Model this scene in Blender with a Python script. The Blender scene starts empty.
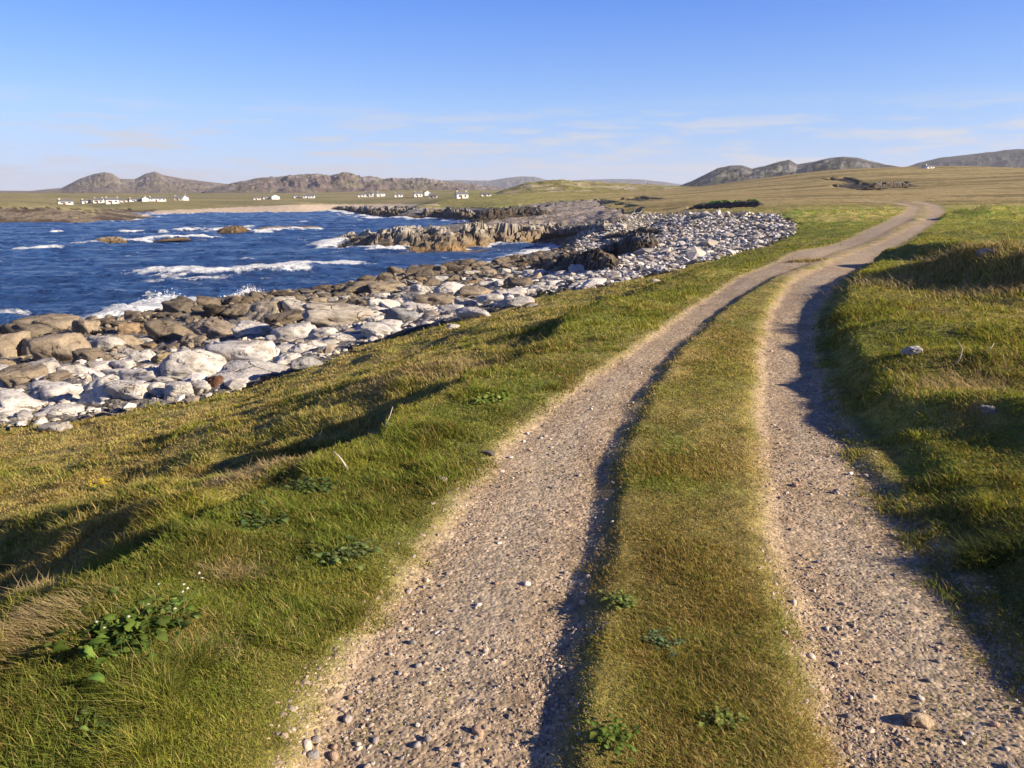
import bpy, math, random
import numpy as np

# ------------------------------------------------------------------ camera, sky, sun, exposure
C = bpy.context.scene
col = C.collection
F, V0, EYE = 790.0, 194.0, 1.65           # focal length and horizon row in picture units, eye height (m)
PITCH = math.atan((384 - V0) / F)
cam_d = bpy.data.cameras.new('camera')
cam = bpy.data.objects.new('camera', cam_d); col.objects.link(cam)
cam.location = (0, 0, EYE)
cam.rotation_euler = (math.pi / 2 - PITCH, 0, 0)
cam_d.sensor_width = 36; cam_d.lens = 36 * F / 1024
cam_d.clip_start = 0.05; cam_d.clip_end = 30000
C.camera = cam

SUN_EL, SUN_AZ = math.radians(21.5), math.radians(108)     # azimuth clockwise from +Y
SD = np.array([math.sin(SUN_AZ) * math.cos(SUN_EL), math.cos(SUN_AZ) * math.cos(SUN_EL), math.sin(SUN_EL)])
sun_d = bpy.data.lights.new('sun', 'SUN'); sun = bpy.data.objects.new('sun', sun_d); col.objects.link(sun)
sun_d.energy = 5.0; sun_d.angle = math.radians(0.53); sun_d.color = (1.0, 0.86, 0.66)
sun.rotation_euler = (math.pi / 2 - SUN_EL, 0, math.pi - SUN_AZ)
sun.location = (20, -5, 30)

W = bpy.data.worlds.new('World'); C.world = W; W.use_nodes = True
def build_world():
    nt = W.node_tree; N = nt.nodes; L = nt.links
    bg = N['Background']; bg.inputs['Strength'].default_value = 0.080
    sky = N.new('ShaderNodeTexSky'); sky.sky_type = 'NISHITA'; sky.sun_disc = False
    sky.sun_elevation = SUN_EL; sky.sun_rotation = SUN_AZ
    sky.air_density = 0.8; sky.dust_density = 0.0; sky.ozone_density = 6.0; sky.altitude = 0
    tc = N.new('ShaderNodeTexCoord')
    mp = N.new('ShaderNodeMapping'); mp.inputs['Scale'].default_value = (7., 7., 62); mp.inputs['Location'].default_value = (3.1, .4, 0)
    L.new(tc.outputs['Generated'], mp.inputs['Vector'])
    nz = N.new('ShaderNodeTexNoise'); nz.inputs['Scale'].default_value = 1.35; nz.inputs['Detail'].default_value = 7; nz.inputs['Roughness'].default_value = 0.62
    L.new(mp.outputs[0], nz.inputs['Vector'])
    cr = N.new('ShaderNodeValToRGB'); cr.color_ramp.elements[0].position = 0.46; cr.color_ramp.elements[1].position = 0.62
    L.new(nz.outputs['Fac'], cr.inputs[0])
    sx = N.new('ShaderNodeSeparateXYZ'); L.new(tc.outputs['Generated'], sx.inputs[0])
    band = N.new('ShaderNodeValToRGB'); e = band.color_ramp.elements
    e[0].position = 0.0; e[0].color = (.55,) * 3 + (1,); e[1].position = 0.05; e[1].color = (1, 1, 1, 1)
    a = e.new(0.07); a.color = (.8,) * 3 + (1,); b = e.new(0.11); b.color = (0, 0, 0, 1)
    L.new(sx.outputs['Z'], band.inputs[0])
    mu = N.new('ShaderNodeMath'); mu.operation = 'MULTIPLY'; L.new(cr.outputs[0], mu.inputs[0]); L.new(band.outputs[0], mu.inputs[1])
    m2 = N.new('ShaderNodeMath'); m2.operation = 'MULTIPLY'; m2.inputs[1].default_value = 1.15; L.new(mu.outputs[0], m2.inputs[0])
    mx = N.new('ShaderNodeMixRGB'); mx.inputs[2].default_value = (3.75, 4.0, 4.7, 1)
    tint = N.new('ShaderNodeMixRGB'); tint.blend_type = 'MULTIPLY'; tint.inputs[0].default_value = 1; tint.inputs[2].default_value = (1.06, .89, 1.02, 1)   # camera white balance
    L.new(sky.outputs[0], tint.inputs[1])
    # camera shoulder: bright sky near the horizon is held back, c*x/(1+k*x)
    def vm(op, a, b):
        x = N.new('ShaderNodeVectorMath'); x.operation = op
        for q, t in ((0, a), (1, b)):
            if isinstance(t, tuple): x.inputs[q].default_value = t
            else: L.new(t, x.inputs[q])
        return x.outputs[0]
    num = vm('MULTIPLY', tint.outputs[0], (1.32, 1.6, 2.0)); den = vm('ADD', vm('MULTIPLY', tint.outputs[0], (.18, .18, .18)), (1., 1., 1.))
    dome = N.new('ShaderNodeValToRGB'); q = dome.color_ramp.elements      # ramp added to dim the sky overhead: deeper blue, weaker fill light
    q[0].position = 0.03; q[0].color = (1, 1, 1, 1); q[1].position = 1.0; q[1].color = (.16, .24, .42, 1)
    for ps, cc in ((.10, (1.02, 1.05, 1.04)), (.22, (.56, .80, 1.08)), (.5, (.26, .36, .6))): w_ = q.new(ps); w_.color = cc + (1,)
    L.new(sx.outputs['Z'], dome.inputs[0])
    L.new(m2.outputs[0], mx.inputs[0]); L.new(vm('MULTIPLY', vm('DIVIDE', num, den), dome.outputs[0]), mx.inputs[1]); L.new(mx.outputs[0], bg.inputs['Color'])
build_world()
C.view_settings.view_transform = 'Standard'; C.view_settings.look = 'None'
C.view_settings.gamma = 1.0; C.view_settings.exposure = 1.12
try: C.view_settings.use_curve_mapping = False
except Exception: pass
C.render.engine = 'CYCLES'
cy = C.cycles
cy.max_bounces = 5; cy.diffuse_bounces = 3; cy.glossy_bounces = 3; cy.transmission_bounces = 2; cy.volume_bounces = 0
cy.transparent_max_bounces = 4; cy.caustics_reflective = False; cy.caustics_refractive = False
cy.use_denoising = True
try:
    cy.denoiser = 'OPENIMAGEDENOISE'; cy.denoising_input_passes = 'RGB_ALBEDO_NORMAL'
except Exception: pass
cy.use_adaptive_sampling = True; cy.adaptive_threshold = 0.012

# ------------------------------------------------------------------ numeric helpers
rng = np.random.default_rng(7)
random.seed(7)
def _h(ix, iy, iz=0, s=0):
    with np.errstate(over='ignore'):
        h = (ix.astype(np.uint32) * np.uint32(374761393) + iy.astype(np.uint32) * np.uint32(668265263)
             + np.asarray(iz).astype(np.uint32) * np.uint32(2246822519) + np.uint32((s * 3266489917 + 12345) & 0xffffffff))
        h = (h ^ (h >> np.uint32(13))) * np.uint32(1274126177)
        h = (h ^ (h >> np.uint32(16))) * np.uint32(2654435761)
        h ^= h >> np.uint32(15)
    return h.astype(np.float64) / 4294967295.0
def vnoise(x, y, s=0):                       # value noise, 0..1
    ix = np.floor(x).astype(np.int64); iy = np.floor(y).astype(np.int64)
    fx = x - ix; fy = y - iy
    fx = fx * fx * fx * (fx * (fx * 6 - 15) + 10); fy = fy * fy * fy * (fy * (fy * 6 - 15) + 10)
    a = _h(ix, iy, 0, s); b = _h(ix + 1, iy, 0, s); c = _h(ix, iy + 1, 0, s); d = _h(ix + 1, iy + 1, 0, s)
    return (a * (1 - fx) + b * fx) * (1 - fy) + (c * (1 - fx) + d * fx) * fy
def vnoise3(x, y, z, s=0):
    iz = np.floor(z).astype(np.int64); fz = z - iz; fz = fz * fz * (3 - 2 * fz)
    def lay(k):
        ix = np.floor(x).astype(np.int64); iy = np.floor(y).astype(np.int64)
        fx = x - ix; fy = y - iy; fx = fx * fx * (3 - 2 * fx); fy = fy * fy * (3 - 2 * fy)
        return (_h(ix, iy, k, s) * (1 - fx) + _h(ix + 1, iy, k, s) * fx) * (1 - fy) + (_h(ix, iy + 1, k, s) * (1 - fx) + _h(ix + 1, iy + 1, k, s) * fx) * fy
    return lay(iz) * (1 - fz) + lay(iz + 1) * fz
def fbm(x, y, o=4, s=0, g=0.5):
    t = 0; a = 1; n = 0
    for k in range(o):
        t = t + a * vnoise(x * 2.03 ** k + 17.3 * k, y * 2.03 ** k - 9.1 * k, s + k); n += a; a *= g
    return t / n
def fbm3(x, y, z, o=3, s=0):
    t = 0; a = 1; n = 0
    for k in range(o):
        t = t + a * vnoise3(x * 2.03 ** k + 17.3 * k, y * 2.03 ** k, z * 2.03 ** k, s + k); n += a; a *= .5
    return t / n
def voro(x, y, s=0):                         # cell value, F1, F2-F1
    ix = np.floor(x).astype(np.int64); iy = np.floor(y).astype(np.int64)
    f1 = np.full(x.shape, 9.); f2 = np.full(x.shape, 9.); cv = np.zeros(x.shape)
    for dx in (-1, 0, 1):
        for dy in (-1, 0, 1):
            px = ix + dx + _h(ix + dx, iy + dy, 1, s); py = iy + dy + _h(ix + dx, iy + dy, 2, s)
            d = np.hypot(px - x, py - y); v = _h(ix + dx, iy + dy, 3, s)
            near = d < f1
            f2 = np.where(near, f1, np.minimum(f2, d)); cv = np.where(near, v, cv); f1 = np.where(near, d, f1)
    return cv, f1, f2 - f1
def sstep(a, b, x):
    t = np.clip((x - a) / (b - a), 0, 1); return t * t * (3 - 2 * t)
def mix(a, b, t):
    t = np.asarray(t)[..., None]; return np.asarray(a) * (1 - t) + np.asarray(b) * t
cp, sp = math.cos(PITCH), math.sin(PITCH)
def ray(u, v):
    dx = (u - 512) / F; dy = (384 - v) / F
    return dx, cp + dy * sp, -sp + dy * cp
def at_z(u, v, z):
    x, y, k = ray(u, v); t = (z - EYE) / k; return x * t, y * t
def at_r(u, v, r):
    x, y, k = ray(u, v); t = r / math.hypot(x, y); return x * t, y * t, EYE + k * t
def project(x, y, z):
    Y = y * cp - (z - EYE) * sp; Z = y * sp + (z - EYE) * cp
    Y = np.maximum(Y, 1e-3); return 512 + F * x / Y, 384 - F * Z / Y
def in_poly(u, v, P):
    P = np.asarray(P, float); r = np.zeros(np.shape(u), bool); n = len(P)
    for i in range(n):
        x1, y1 = P[i]; x2, y2 = P[(i + 1) % n]
        if y1 == y2: continue
        c = ((y1 > v) != (y2 > v)) & (u < (x2 - x1) * (v - y1) / (y2 - y1) + x1); r ^= c
    return r
def seg_dist(x, y, P, extra=None):
    """distance to polyline, signed side (+ left of travel), and a value interpolated along it"""
    best = np.full(np.shape(x), 1e9); side = np.zeros(np.shape(x)); val = np.zeros(np.shape(x))
    for i in range(len(P) - 1):
        ax, ay = P[i][:2]; bx, by = P[i + 1][:2]; dx, dy = bx - ax, by - ay; L2 = dx * dx + dy * dy + 1e-12
        t = np.clip(((x - ax) * dx + (y - ay) * dy) / L2, 0, 1)
        d = np.hypot(x - ax - t * dx, y - ay - t * dy); m = d < best
        best = np.where(m, d, best); side = np.where(m, np.sign(dx * (y - ay) - dy * (x - ax)), side)
        if extra is not None: val = np.where(m, extra[i] * (1 - t) + extra[i + 1] * t, val)
    return best, side, val

# ------------------------------------------------------------------ the lie of the land
SEA = -6.35
Wl = [(0, 336), (60, 325), (110, 321), (150, 316), (200, 307), (260, 298), (330, 288), (390, 275), (440, 268), (512, 258), (556, 247),
      (540, 243), (500, 245), (450, 250), (400, 249), (350, 247), (338, 241), (380, 232), (440, 227), (500, 223), (470, 221), (440, 219), (400, 216), (335, 210.5),
      (300, 212), (200, 213), (140, 213.5), (60, 216), (0, 217)]
Eg = [(0, 428, -2.6), (60, 425, -2.6), (130, 410, -2.55), (240, 390, -2.4), (350, 350, -2.2), (450, 320, -1.9), (540, 297, -1.6), (620, 283, -1.35), (700, 262, -1.05), (760, 247, -.85), (795, 230, -.6)]
pts = []
def cz(u, v, z): x, y = at_z(u, v, z); pts.append((x, y, z))
def cr_(u, v, r): pts.append(at_r(u, v, r))
for p in Eg: cz(*p)
for u, v in Wl: cz(u, v, SEA)
cz(-180, 352, SEA); cz(-180, 455, -2.7); cz(-180, 222, SEA)
for u, v in [(0, 310), (150, 303), (250, 290), (380, 266), (470, 258), (100, 280), (250, 262), (0, 260), (320, 235), (420, 223), (150, 225), (0, 225), (250, 214), (-180, 300), (-180, 240), (510, 252)]:
    x, y = at_z(u, v, SEA); pts.append((x, y, SEA - 2.6))
for u, v in [(690, 768), (690, 600), (690, 500), (740, 330), (740, 400), (860, 250), (930, 215), (330, 768), (420, 560), (520, 430), (640, 345), (740, 275), (800, 250), (880, 228), (1000, 650), (900, 480), (840, 340), (880, 262)]: cz(u, v, 0)
for u, v, z in [(0, 768, .02), (0, 640, -.05), (150, 520, -.12), (335, 415, -.12), (430, 375, -.12), (560, 318, -.15), (660, 290, -.25), (740, 258, -.3),
                (0, 520, -1.0), (150, 460, -1.05), (300, 400, -1.0), (420, 350, -.95), (520, 318, -.8),
                (80, 370, -3.9), (60, 345, -5.3), (180, 340, -4.9), (300, 330, -3.6), (380, 300, -4.6), (480, 285, -3.6), (560, 275, -3.6), (600, 262, -3.6), (580, 250, -4.6), (540, 268, -4.6),
                (680, 238, -2.3), (740, 228, -1.5), (640, 228, -3.0), (1000, 300, .3), (1000, 250, .25), (1000, 225, .1), (1100, 400, .2), (1100, 600, .06), (1000, 420, .08), (1300, 500, .15), (1300, 768, .05)]: cz(u, v, z)
for u, v, r in [(700, 214, 100), (780, 213, 75), (620, 213, 120), (600, 207, 175), (560, 212, 165), (520, 222, 150), (600, 201, 240), (540, 204, 260), (490, 209, 262), (400, 210, 335), (440, 207, 300),
                (690, 205, 130), (800, 205, 105), (800, 212, 80), (900, 207, 95), (870, 199, 140), (900, 190, 210), (1000, 200, 120), (1000, 212, 62), (1000, 185, 230),
                (700, 192, 280), (620, 195, 290), (560, 193, 320), (500, 196, 330), (440, 201, 310), (420, 204, 290),
                (700, 187.5, 430), (760, 178.5, 420), (830, 170, 400), (900, 167, 390), (960, 166, 390), (1024, 168, 390), (1200, 170, 390), (800, 188, 260), (960, 178, 290),
                (640, 190, 420), (560, 188, 430), (480, 192, 600), (400, 194, 600), (350, 198, 560), (300, 202, 450), (300, 206, 400), (220, 203, 450), (150, 203, 420), (60, 205, 345), (0, 206, 335),
                (400, 190, 800), (300, 194, 800), (200, 195, 750), (100, 196, 600), (20, 193.5, 560), (-180, 195, 560), (-180, 209, 335), (1200, 205, 100), (1200, 190, 210)]: cr_(u, v, r)
for az in np.radians([-50, -30, -15, 0, 10, 20, 30, 45]):
    for r, z in ((1200, 3.), (2500, 2.), (7000, 0.)):
        pts.append((r * math.sin(az), r * math.cos(az), z))
pts = np.array(pts)
AZC = math.radians(50)
def lp(x, y):
    az = np.clip(np.arctan2(x, y), -AZC, AZC)
    return az * 2.2, np.log(np.maximum(np.hypot(x, y), 1.3))
_pa, _pr = lp(pts[:, 0], pts[:, 1])
_K = np.sqrt((_pa[:, None] - _pa) ** 2 + (_pr[:, None] - _pr) ** 2 + .0016)
_n = len(pts)
_M = np.block([[_K + np.eye(_n) * -2e-3, np.ones((_n, 1))], [np.ones((1, _n)), np.zeros((1, 1))]])
_w = np.linalg.solve(_M, np.append(pts[:, 2], 0))
def base_h(x, y):
    sh = np.shape(x); x = np.ravel(x); y = np.ravel(y); a, r = lp(x, y); out = np.empty(len(x))
    for i in range(0, len(x), 40000):
        s = slice(i, i + 40000)
        d = np.sqrt((a[s, None] - _pa) ** 2 + (r[s, None] - _pr) ** 2 + .0016)
        out[s] = d @ _w[:-1] + _w[-1]
    return out.reshape(sh)

# wheel ruts: outlines read off the ground plane
LLp = [(270, 780), (330, 655), (400, 570), (450, 502), (500, 442), (560, 392), (640, 340), (700, 298), (745, 272), (800, 249), (850, 234), (893, 218), (906, 211)]
LRp = [(557, 780), (572, 690), (592, 600), (606, 520), (622, 450), (642, 400), (668, 360), (712, 316), (766, 284), (822, 259), (870, 240), (908, 222.5), (917, 213.5)]
RLp = [(830, 780), (803, 680), (781, 600), (766, 530), (756, 460), (752, 400), (756, 350), (768, 312), (790, 283), (838, 257.5), (884, 239.5), (922, 222), (929, 213.5)]
RRp = [(1160, 780), (1062, 690), (990, 600), (925, 520), (868, 450), (836, 395), (818, 350), (818, 318), (840, 288), (872, 263), (912, 240), (940, 221), (946, 213)]
def rut(A, B):
    P = []; hw = []
    for a, b in zip(A, B):
        p = at_z(*a, 0); q = at_z(*b, 0); P.append(((p[0] + q[0]) / 2, (p[1] + q[1]) / 2)); hw.append(math.hypot(p[0] - q[0], p[1] - q[1]) / 2)
    # the pairs were read across the picture: narrow the width to the one square to the line
    P2 = []; H2 = []
    for i in range(len(P)):
        j, k = max(i - 1, 0), min(i + 1, len(P) - 1); t = np.array(P[k]) - np.array(P[j]); t /= np.linalg.norm(t)
        p = np.array(at_z(*A[i], 0)) - np.array(at_z(*B[i], 0))
        H2.append(max(.28, min(.9, abs(t[0] * p[1] - t[1] * p[0]) / 2))); P2.append(P[i])
    # on past the crest, bending away to the left
    k = A is LLp; P2 += [at_z(915 if k else 933, 210 if k else 209.6, 0), at_z(897 if k else 915, 207.8 if k else 207, 0), at_z(860, 206.6 if k else 206, 0)]; H2 += [.65, .7, .7]
    s = (2 * P2[0][0] - P2[1][0], 2 * P2[0][1] - P2[1][1]); P2.insert(0, s); H2.insert(0, H2[0])
    return P2, H2
def outward(P, m):
    Q = []
    for u, v in P: Q.append((u + m * F * (v - V0) / (EYE * F), v))
    return Q
RRp = outward(RRp, .0)
def smooth_line(P, n=8):
    P = np.array(P, float); Q = []
    for i in range(len(P) - 1):
        a, b, c, d = P[max(i - 1, 0)], P[i], P[i + 1], P[min(i + 2, len(P) - 1)]
        for t in np.arange(n) / n: Q.append(.5 * (2 * b + (c - a) * t + (2 * a - 5 * b + 4 * c - d) * t * t + (3 * b - a - 3 * c + d) * t ** 3))
    return [tuple(q) for q in Q] + [tuple(P[-1])]
RUTS = [rut(LLp, LRp), rut(RLp, RRp)]
RR_w = [at_z(*p, 0) for p in RRp]; LL_w = [at_z(*p, 0) for p in LLp]
RR_w = [(2 * RR_w[0][0] - RR_w[1][0], 2 * RR_w[0][1] - RR_w[1][1])] + RR_w
RR_w = smooth_line(RR_w, 6)
MID_P = [((a[0] + b[0]) / 2, (a[1] + b[1]) / 2) for a, b in zip(RUTS[0][0], RUTS[1][0])]
STEP = [at_z(*p) for p in [(-160, 722, -.05), (20, 648, -.05), (95, 604, -.08), (160, 560, -.08), (235, 512, -.1), (305, 474, -.12), (400, 428, -.12), (475, 387, -.14), (525, 356, -.15), (585, 317, -.2), (620, 300, -.25)]]
STEP_A = [.13, .13, .06, .27, .22, .03, .38, .26, .03, .18, .03]
STEP = smooth_line(STEP, 6); STEP_A = list(np.interp(np.arange(len(STEP)) / 6, np.arange(len(STEP_A)), STEP_A))
BUMPS = []   # x, y, radius along, radius across, height, angle
def bump(u, v, z, ra, rb, h, ang=0): x, y = at_z(u, v, z); BUMPS.append((x, y, ra, rb, h, math.radians(ang)))
bump(1020, 290, .3, 1.9, .55, .5, 115); bump(965, 262, .25, 2.6, .6, .34, 112); bump(962, 236, .1, 3, .8, .12, 100)
bump(1120, 470, .1, 1.0, .4, .09, 100); bump(985, 385, .1, .9, .35, .16, 160); bump(940, 345, .1, .9, .4, .12, 150); bump(1010, 430, .1, .8, .35, .16, 130)
bump(1210, 620, .05, .9, .4, .05, 110)
bump(986, 217, .3, 3.2, 1.5, .55, 0); bump(640, 320, -.3, 1.2, .4, .14, 40); bump(700, 285, -.3, 1.4, .35, .15, 40)
bump(110, 640, 0, .35, .25, .10, 0); bump(250, 480, -.1, .6, .2, .1, 40)

def track_dist(x, y):
    """signed edge distance for both ruts (negative inside) and for the whole track corridor"""
    out = []
    for P, hw in RUTS:
        d, s, w = seg_dist(x, y, P, hw); out.append(d - w)
    dm, sm, _ = seg_dist(x, y, MID_P, [1] * len(MID_P))
    return out[0], out[1], dm, sm
def height(x, y, full=False):
    z = base_h(x, y); r = np.hypot(x, y)
    near = r < 140
    hum = (fbm(x * .55, y * .55, 3, 3) - .5) * .20 + (fbm(x * 1.9, y * 1.9, 3, 9) - .5) * .16
    g = 1 - np.exp(-r / 3.)
    dl = np.full(np.shape(x), 9.); dr = dl.copy(); dm = dl.copy() + 9; sm = dl * 0
    if near.any():
        a, b, c, d = track_dist(x[near], y[near]); dl[near] = a; dr[near] = b; dm[near] = c; sm[near] = d
    tr = sstep(.05, 1.5, np.minimum(dl, dr))          # 0 on and by the ruts, 1 out in the grass
    if near.any():
        d, s, _ = seg_dist(x[near], y[near], RR_w, [0] * len(RR_w)); tq = np.ones(np.shape(x)); tq[near] = np.where(s < 0, .15 + .85 * sstep(.6, 2.6, d), 1); tr = tr * tq
    z = z + hum * tr * np.where(r > 60, np.minimum(60 / r + .6, 1.6), 1)
    wob = (fbm(x * 2.6, y * 2.6, 3, 21) - .5) * .13
    dl2 = dl + wob * .8; dr2 = dr + wob * .8
    inr = np.minimum(dl2, dr2)
    lvl = sstep(24, 15, r); z = z - (.026 + .016 * lvl) * sstep(.05, -.12, inr) + .012 * (fbm(x * 5, y * 5, 2, 5) - .5) * (inr < 0)
    between = (dm < .75) & (inr > 0)
    z = z + np.where(between, .026 * lvl * sstep(0, .1, inr), 0)
    # bank on the right of the track
    if near.any():
        bk = np.zeros(np.shape(x)); 
        d, s, _ = seg_dist(x[near], y[near], RR_w, [0] * len(RR_w))
        dd = np.where(s < 0, d, -d) + wob[near] * .3
        bk[near] = (.07 + .08 * sstep(4.5, 7.5, r[near])) * sstep(.10, .38, dd) * (1 - .6 * sstep(.5, 2.2, dd)) * (.85 + .3 * vnoise(x[near] * .8, y[near] * .8, 78)) * sstep(42, 20, r[near])
        z = z + bk
        # turf step on the left
        st = np.zeros(np.shape(x)); d, s, a = seg_dist(x[near], y[near], STEP, STEP_A)
        wv = (fbm(x[near] * 1.3, y[near] * 1.3, 3, 31) - .5) * .9
        dd = np.where(s > 0, d, -d) + wv * .5
        a = a * (.75 + .5 * vnoise(x[near] * .8, y[near] * .8, 77))
        st[near] = -a * sstep(-.02, .16, dd) * np.exp(-np.maximum(dd, 0) / 4.) + .08 * a * np.exp(-(np.minimum(dd, 0) / .25) ** 2) * (dd < .05)
        z = z + st
    for bx, by, ra, rb, h, an in BUMPS:
        ca, sa = math.cos(an), math.sin(an); X = ((x - bx) * ca + (y - by) * sa) / ra; Y = (-(x - bx) * sa + (y - by) * ca) / rb
        z = z + h * np.exp(-(X * X + Y * Y) ** 1.2) * (.7 + .6 * vnoise(x * 2.2, y * 2.2, 55)) * sstep(-.02, .25, np.minimum(dl, dr))
    if full: return z, dl2, dr2, dm
    return z

SHORE = [(-300, 470), (-160, 452), (0, 428), (60, 426), (130, 411), (200, 399), (240, 391), (290, 373), (350, 351), (400, 336), (450, 321), (512, 305), (540, 297), (620, 283), (700, 262), (760, 247), (790, 236), (798, 225),
         (780, 215), (740, 212), (690, 214), (640, 213), (605, 206), (600, 199), (540, 203), (500, 208), (440, 208), (330, 205), (330, 230), (-300, 300)]
BEACH = [(135, 216), (150, 211), (210, 208.5), (262, 206), (300, 204.5), (380, 204), (440, 204.5), (450, 212), (330, 216)]
PEAT = [[(688, 208), (700, 204.5), (735, 203.5), (762, 202.5), (752, 206.5), (720, 208.5)], [(615, 199), (640, 196), (662, 198.5), (640, 201)],
        [(828, 186), (850, 182), (870, 183.5), (905, 181.5), (915, 186), (880, 189), (862, 190)], [(822, 179), (848, 177.5), (862, 181), (850, 182.5)]]

# ------------------------------------------------------------------ mesh + material helpers
def tag(o, label=None, cat=None, group=None, kind=None):
    if label: o['label'] = label
    if cat: o['category'] = cat
    if group: o['group'] = group
    if kind: o['kind'] = kind
    return o
def mesh_np(name, verts, faces_flat, counts, smooth=True, colors=None, attrs=None):
    me = bpy.data.meshes.new(name)
    nv = len(verts); nl = len(faces_flat); nf = len(counts)
    me.vertices.add(nv); me.vertices.foreach_set('co', np.ascontiguousarray(verts, np.float32).ravel())
    me.loops.add(nl); me.loops.foreach_set('vertex_index', np.ascontiguousarray(faces_flat, np.int32))
    me.polygons.add(nf)
    st = np.zeros(nf, np.int32); st[1:] = np.cumsum(counts)[:-1]
    me.polygons.foreach_set('loop_start', st)
    me.update(calc_edges=True)
    me.polygons.foreach_set('use_smooth', np.full(nf, smooth))
    if colors is not None:
        ca = me.color_attributes.new('Col', 'FLOAT_COLOR' if nv < 900000 else 'BYTE_COLOR', 'POINT')
        c4 = np.ones((nv, 4), np.float32); c4[:, :colors.shape[1]] = colors
        if nv >= 900000: ca.data.foreach_set('color', c4.ravel())
        else: ca.data.foreach_set('color', c4.ravel())
    for k, a in (attrs or {}).items():
        at = me.attributes.new(k, 'FLOAT', 'POINT'); at.data.foreach_set('value', np.ascontiguousarray(a, np.float32))
    return me
def link(name, me, mat=None, parent=None, loc=None):
    o = bpy.data.objects.new(name, me); col.objects.link(o)
    if mat: me.materials.append(mat)
    if parent: o.parent = parent
    if loc is not None: o.location = loc
    return o
def grid_faces(nr, nc):
    i = np.arange(nr - 1)[:, None] * nc + np.arange(nc - 1)[None]
    return np.stack([i, i + 1, i + nc + 1, i + nc], -1).reshape(-1, 4)
class NB:
    def __init__(self, name):
        self.m = bpy.data.materials.new(name); self.m.use_nodes = True; self.nt = self.m.node_tree; self.N = self.nt.nodes; self.L = self.nt.links
        self.b = self.N['Principled BSDF']
    def n(self, t, **kw):
        x = self.N.new(t)
        for k, v in kw.items():
            if k in x.inputs: x.inputs[k].default_value = v
            else: setattr(x, k, v)
        return x
    def l(self, a, b): self.L.new(a, b)
    def noise(self, vec, scale, detail=4, rough=.55):
        x = self.n('ShaderNodeTexNoise'); x.inputs['Scale'].default_value = scale; x.inputs['Detail'].default_value = detail; x.inputs['Roughness'].default_value = rough
        if vec is not None: self.l(vec, x.inputs['Vector'])
        return x.outputs['Fac']
    def ramp(self, f, stops):
        x = self.n('ShaderNodeValToRGB'); e = x.color_ramp.elements
        while len(e) < len(stops): e.new(.5)
        for i, (p, c) in enumerate(stops):
            e[i].position = p; e[i].color = tuple(c) + (1,) if hasattr(c, '__len__') else (c, c, c, 1)
        self.l(f, x.inputs[0]); return x.outputs[0]
    def mixc(self, f, a, b, mode='MIX'):
        x = self.n('ShaderNodeMixRGB', blend_type=mode)
        for k, v in ((0, f), (1, a), (2, b)):
            if hasattr(v, 'links'): self.l(v, x.inputs[k])
            elif hasattr(v, '__len__'): x.inputs[k].default_value = tuple(v)[:3] + (1,)
            else: x.inputs[k].default_value = v
        return x.outputs[0]
    def math(self, op, a, b=0.):
        x = self.n('ShaderNodeMath', operation=op)
        for k, v in ((0, a), (1, b)):
            if hasattr(v, 'links'): self.l(v, x.inputs[k])
            else: x.inputs[k].default_value = v
        return x.outputs[0]
    def bump(self, h, strength, dist, normal=None):
        x = self.n('ShaderNodeBump'); x.inputs['Strength'].default_value = strength; x.inputs['Distance'].default_value = dist
        self.l(h, x.inputs['Height'])
        if normal is not None: self.l(normal, x.inputs['Normal'])
        return x.outputs[0]
    def set(self, **kw):
        for k, v in kw.items():
            k = k.replace('_', ' ')
            if hasattr(v, 'links'): self.l(v, self.b.inputs[k])
            else: self.b.inputs[k].default_value = v

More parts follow.
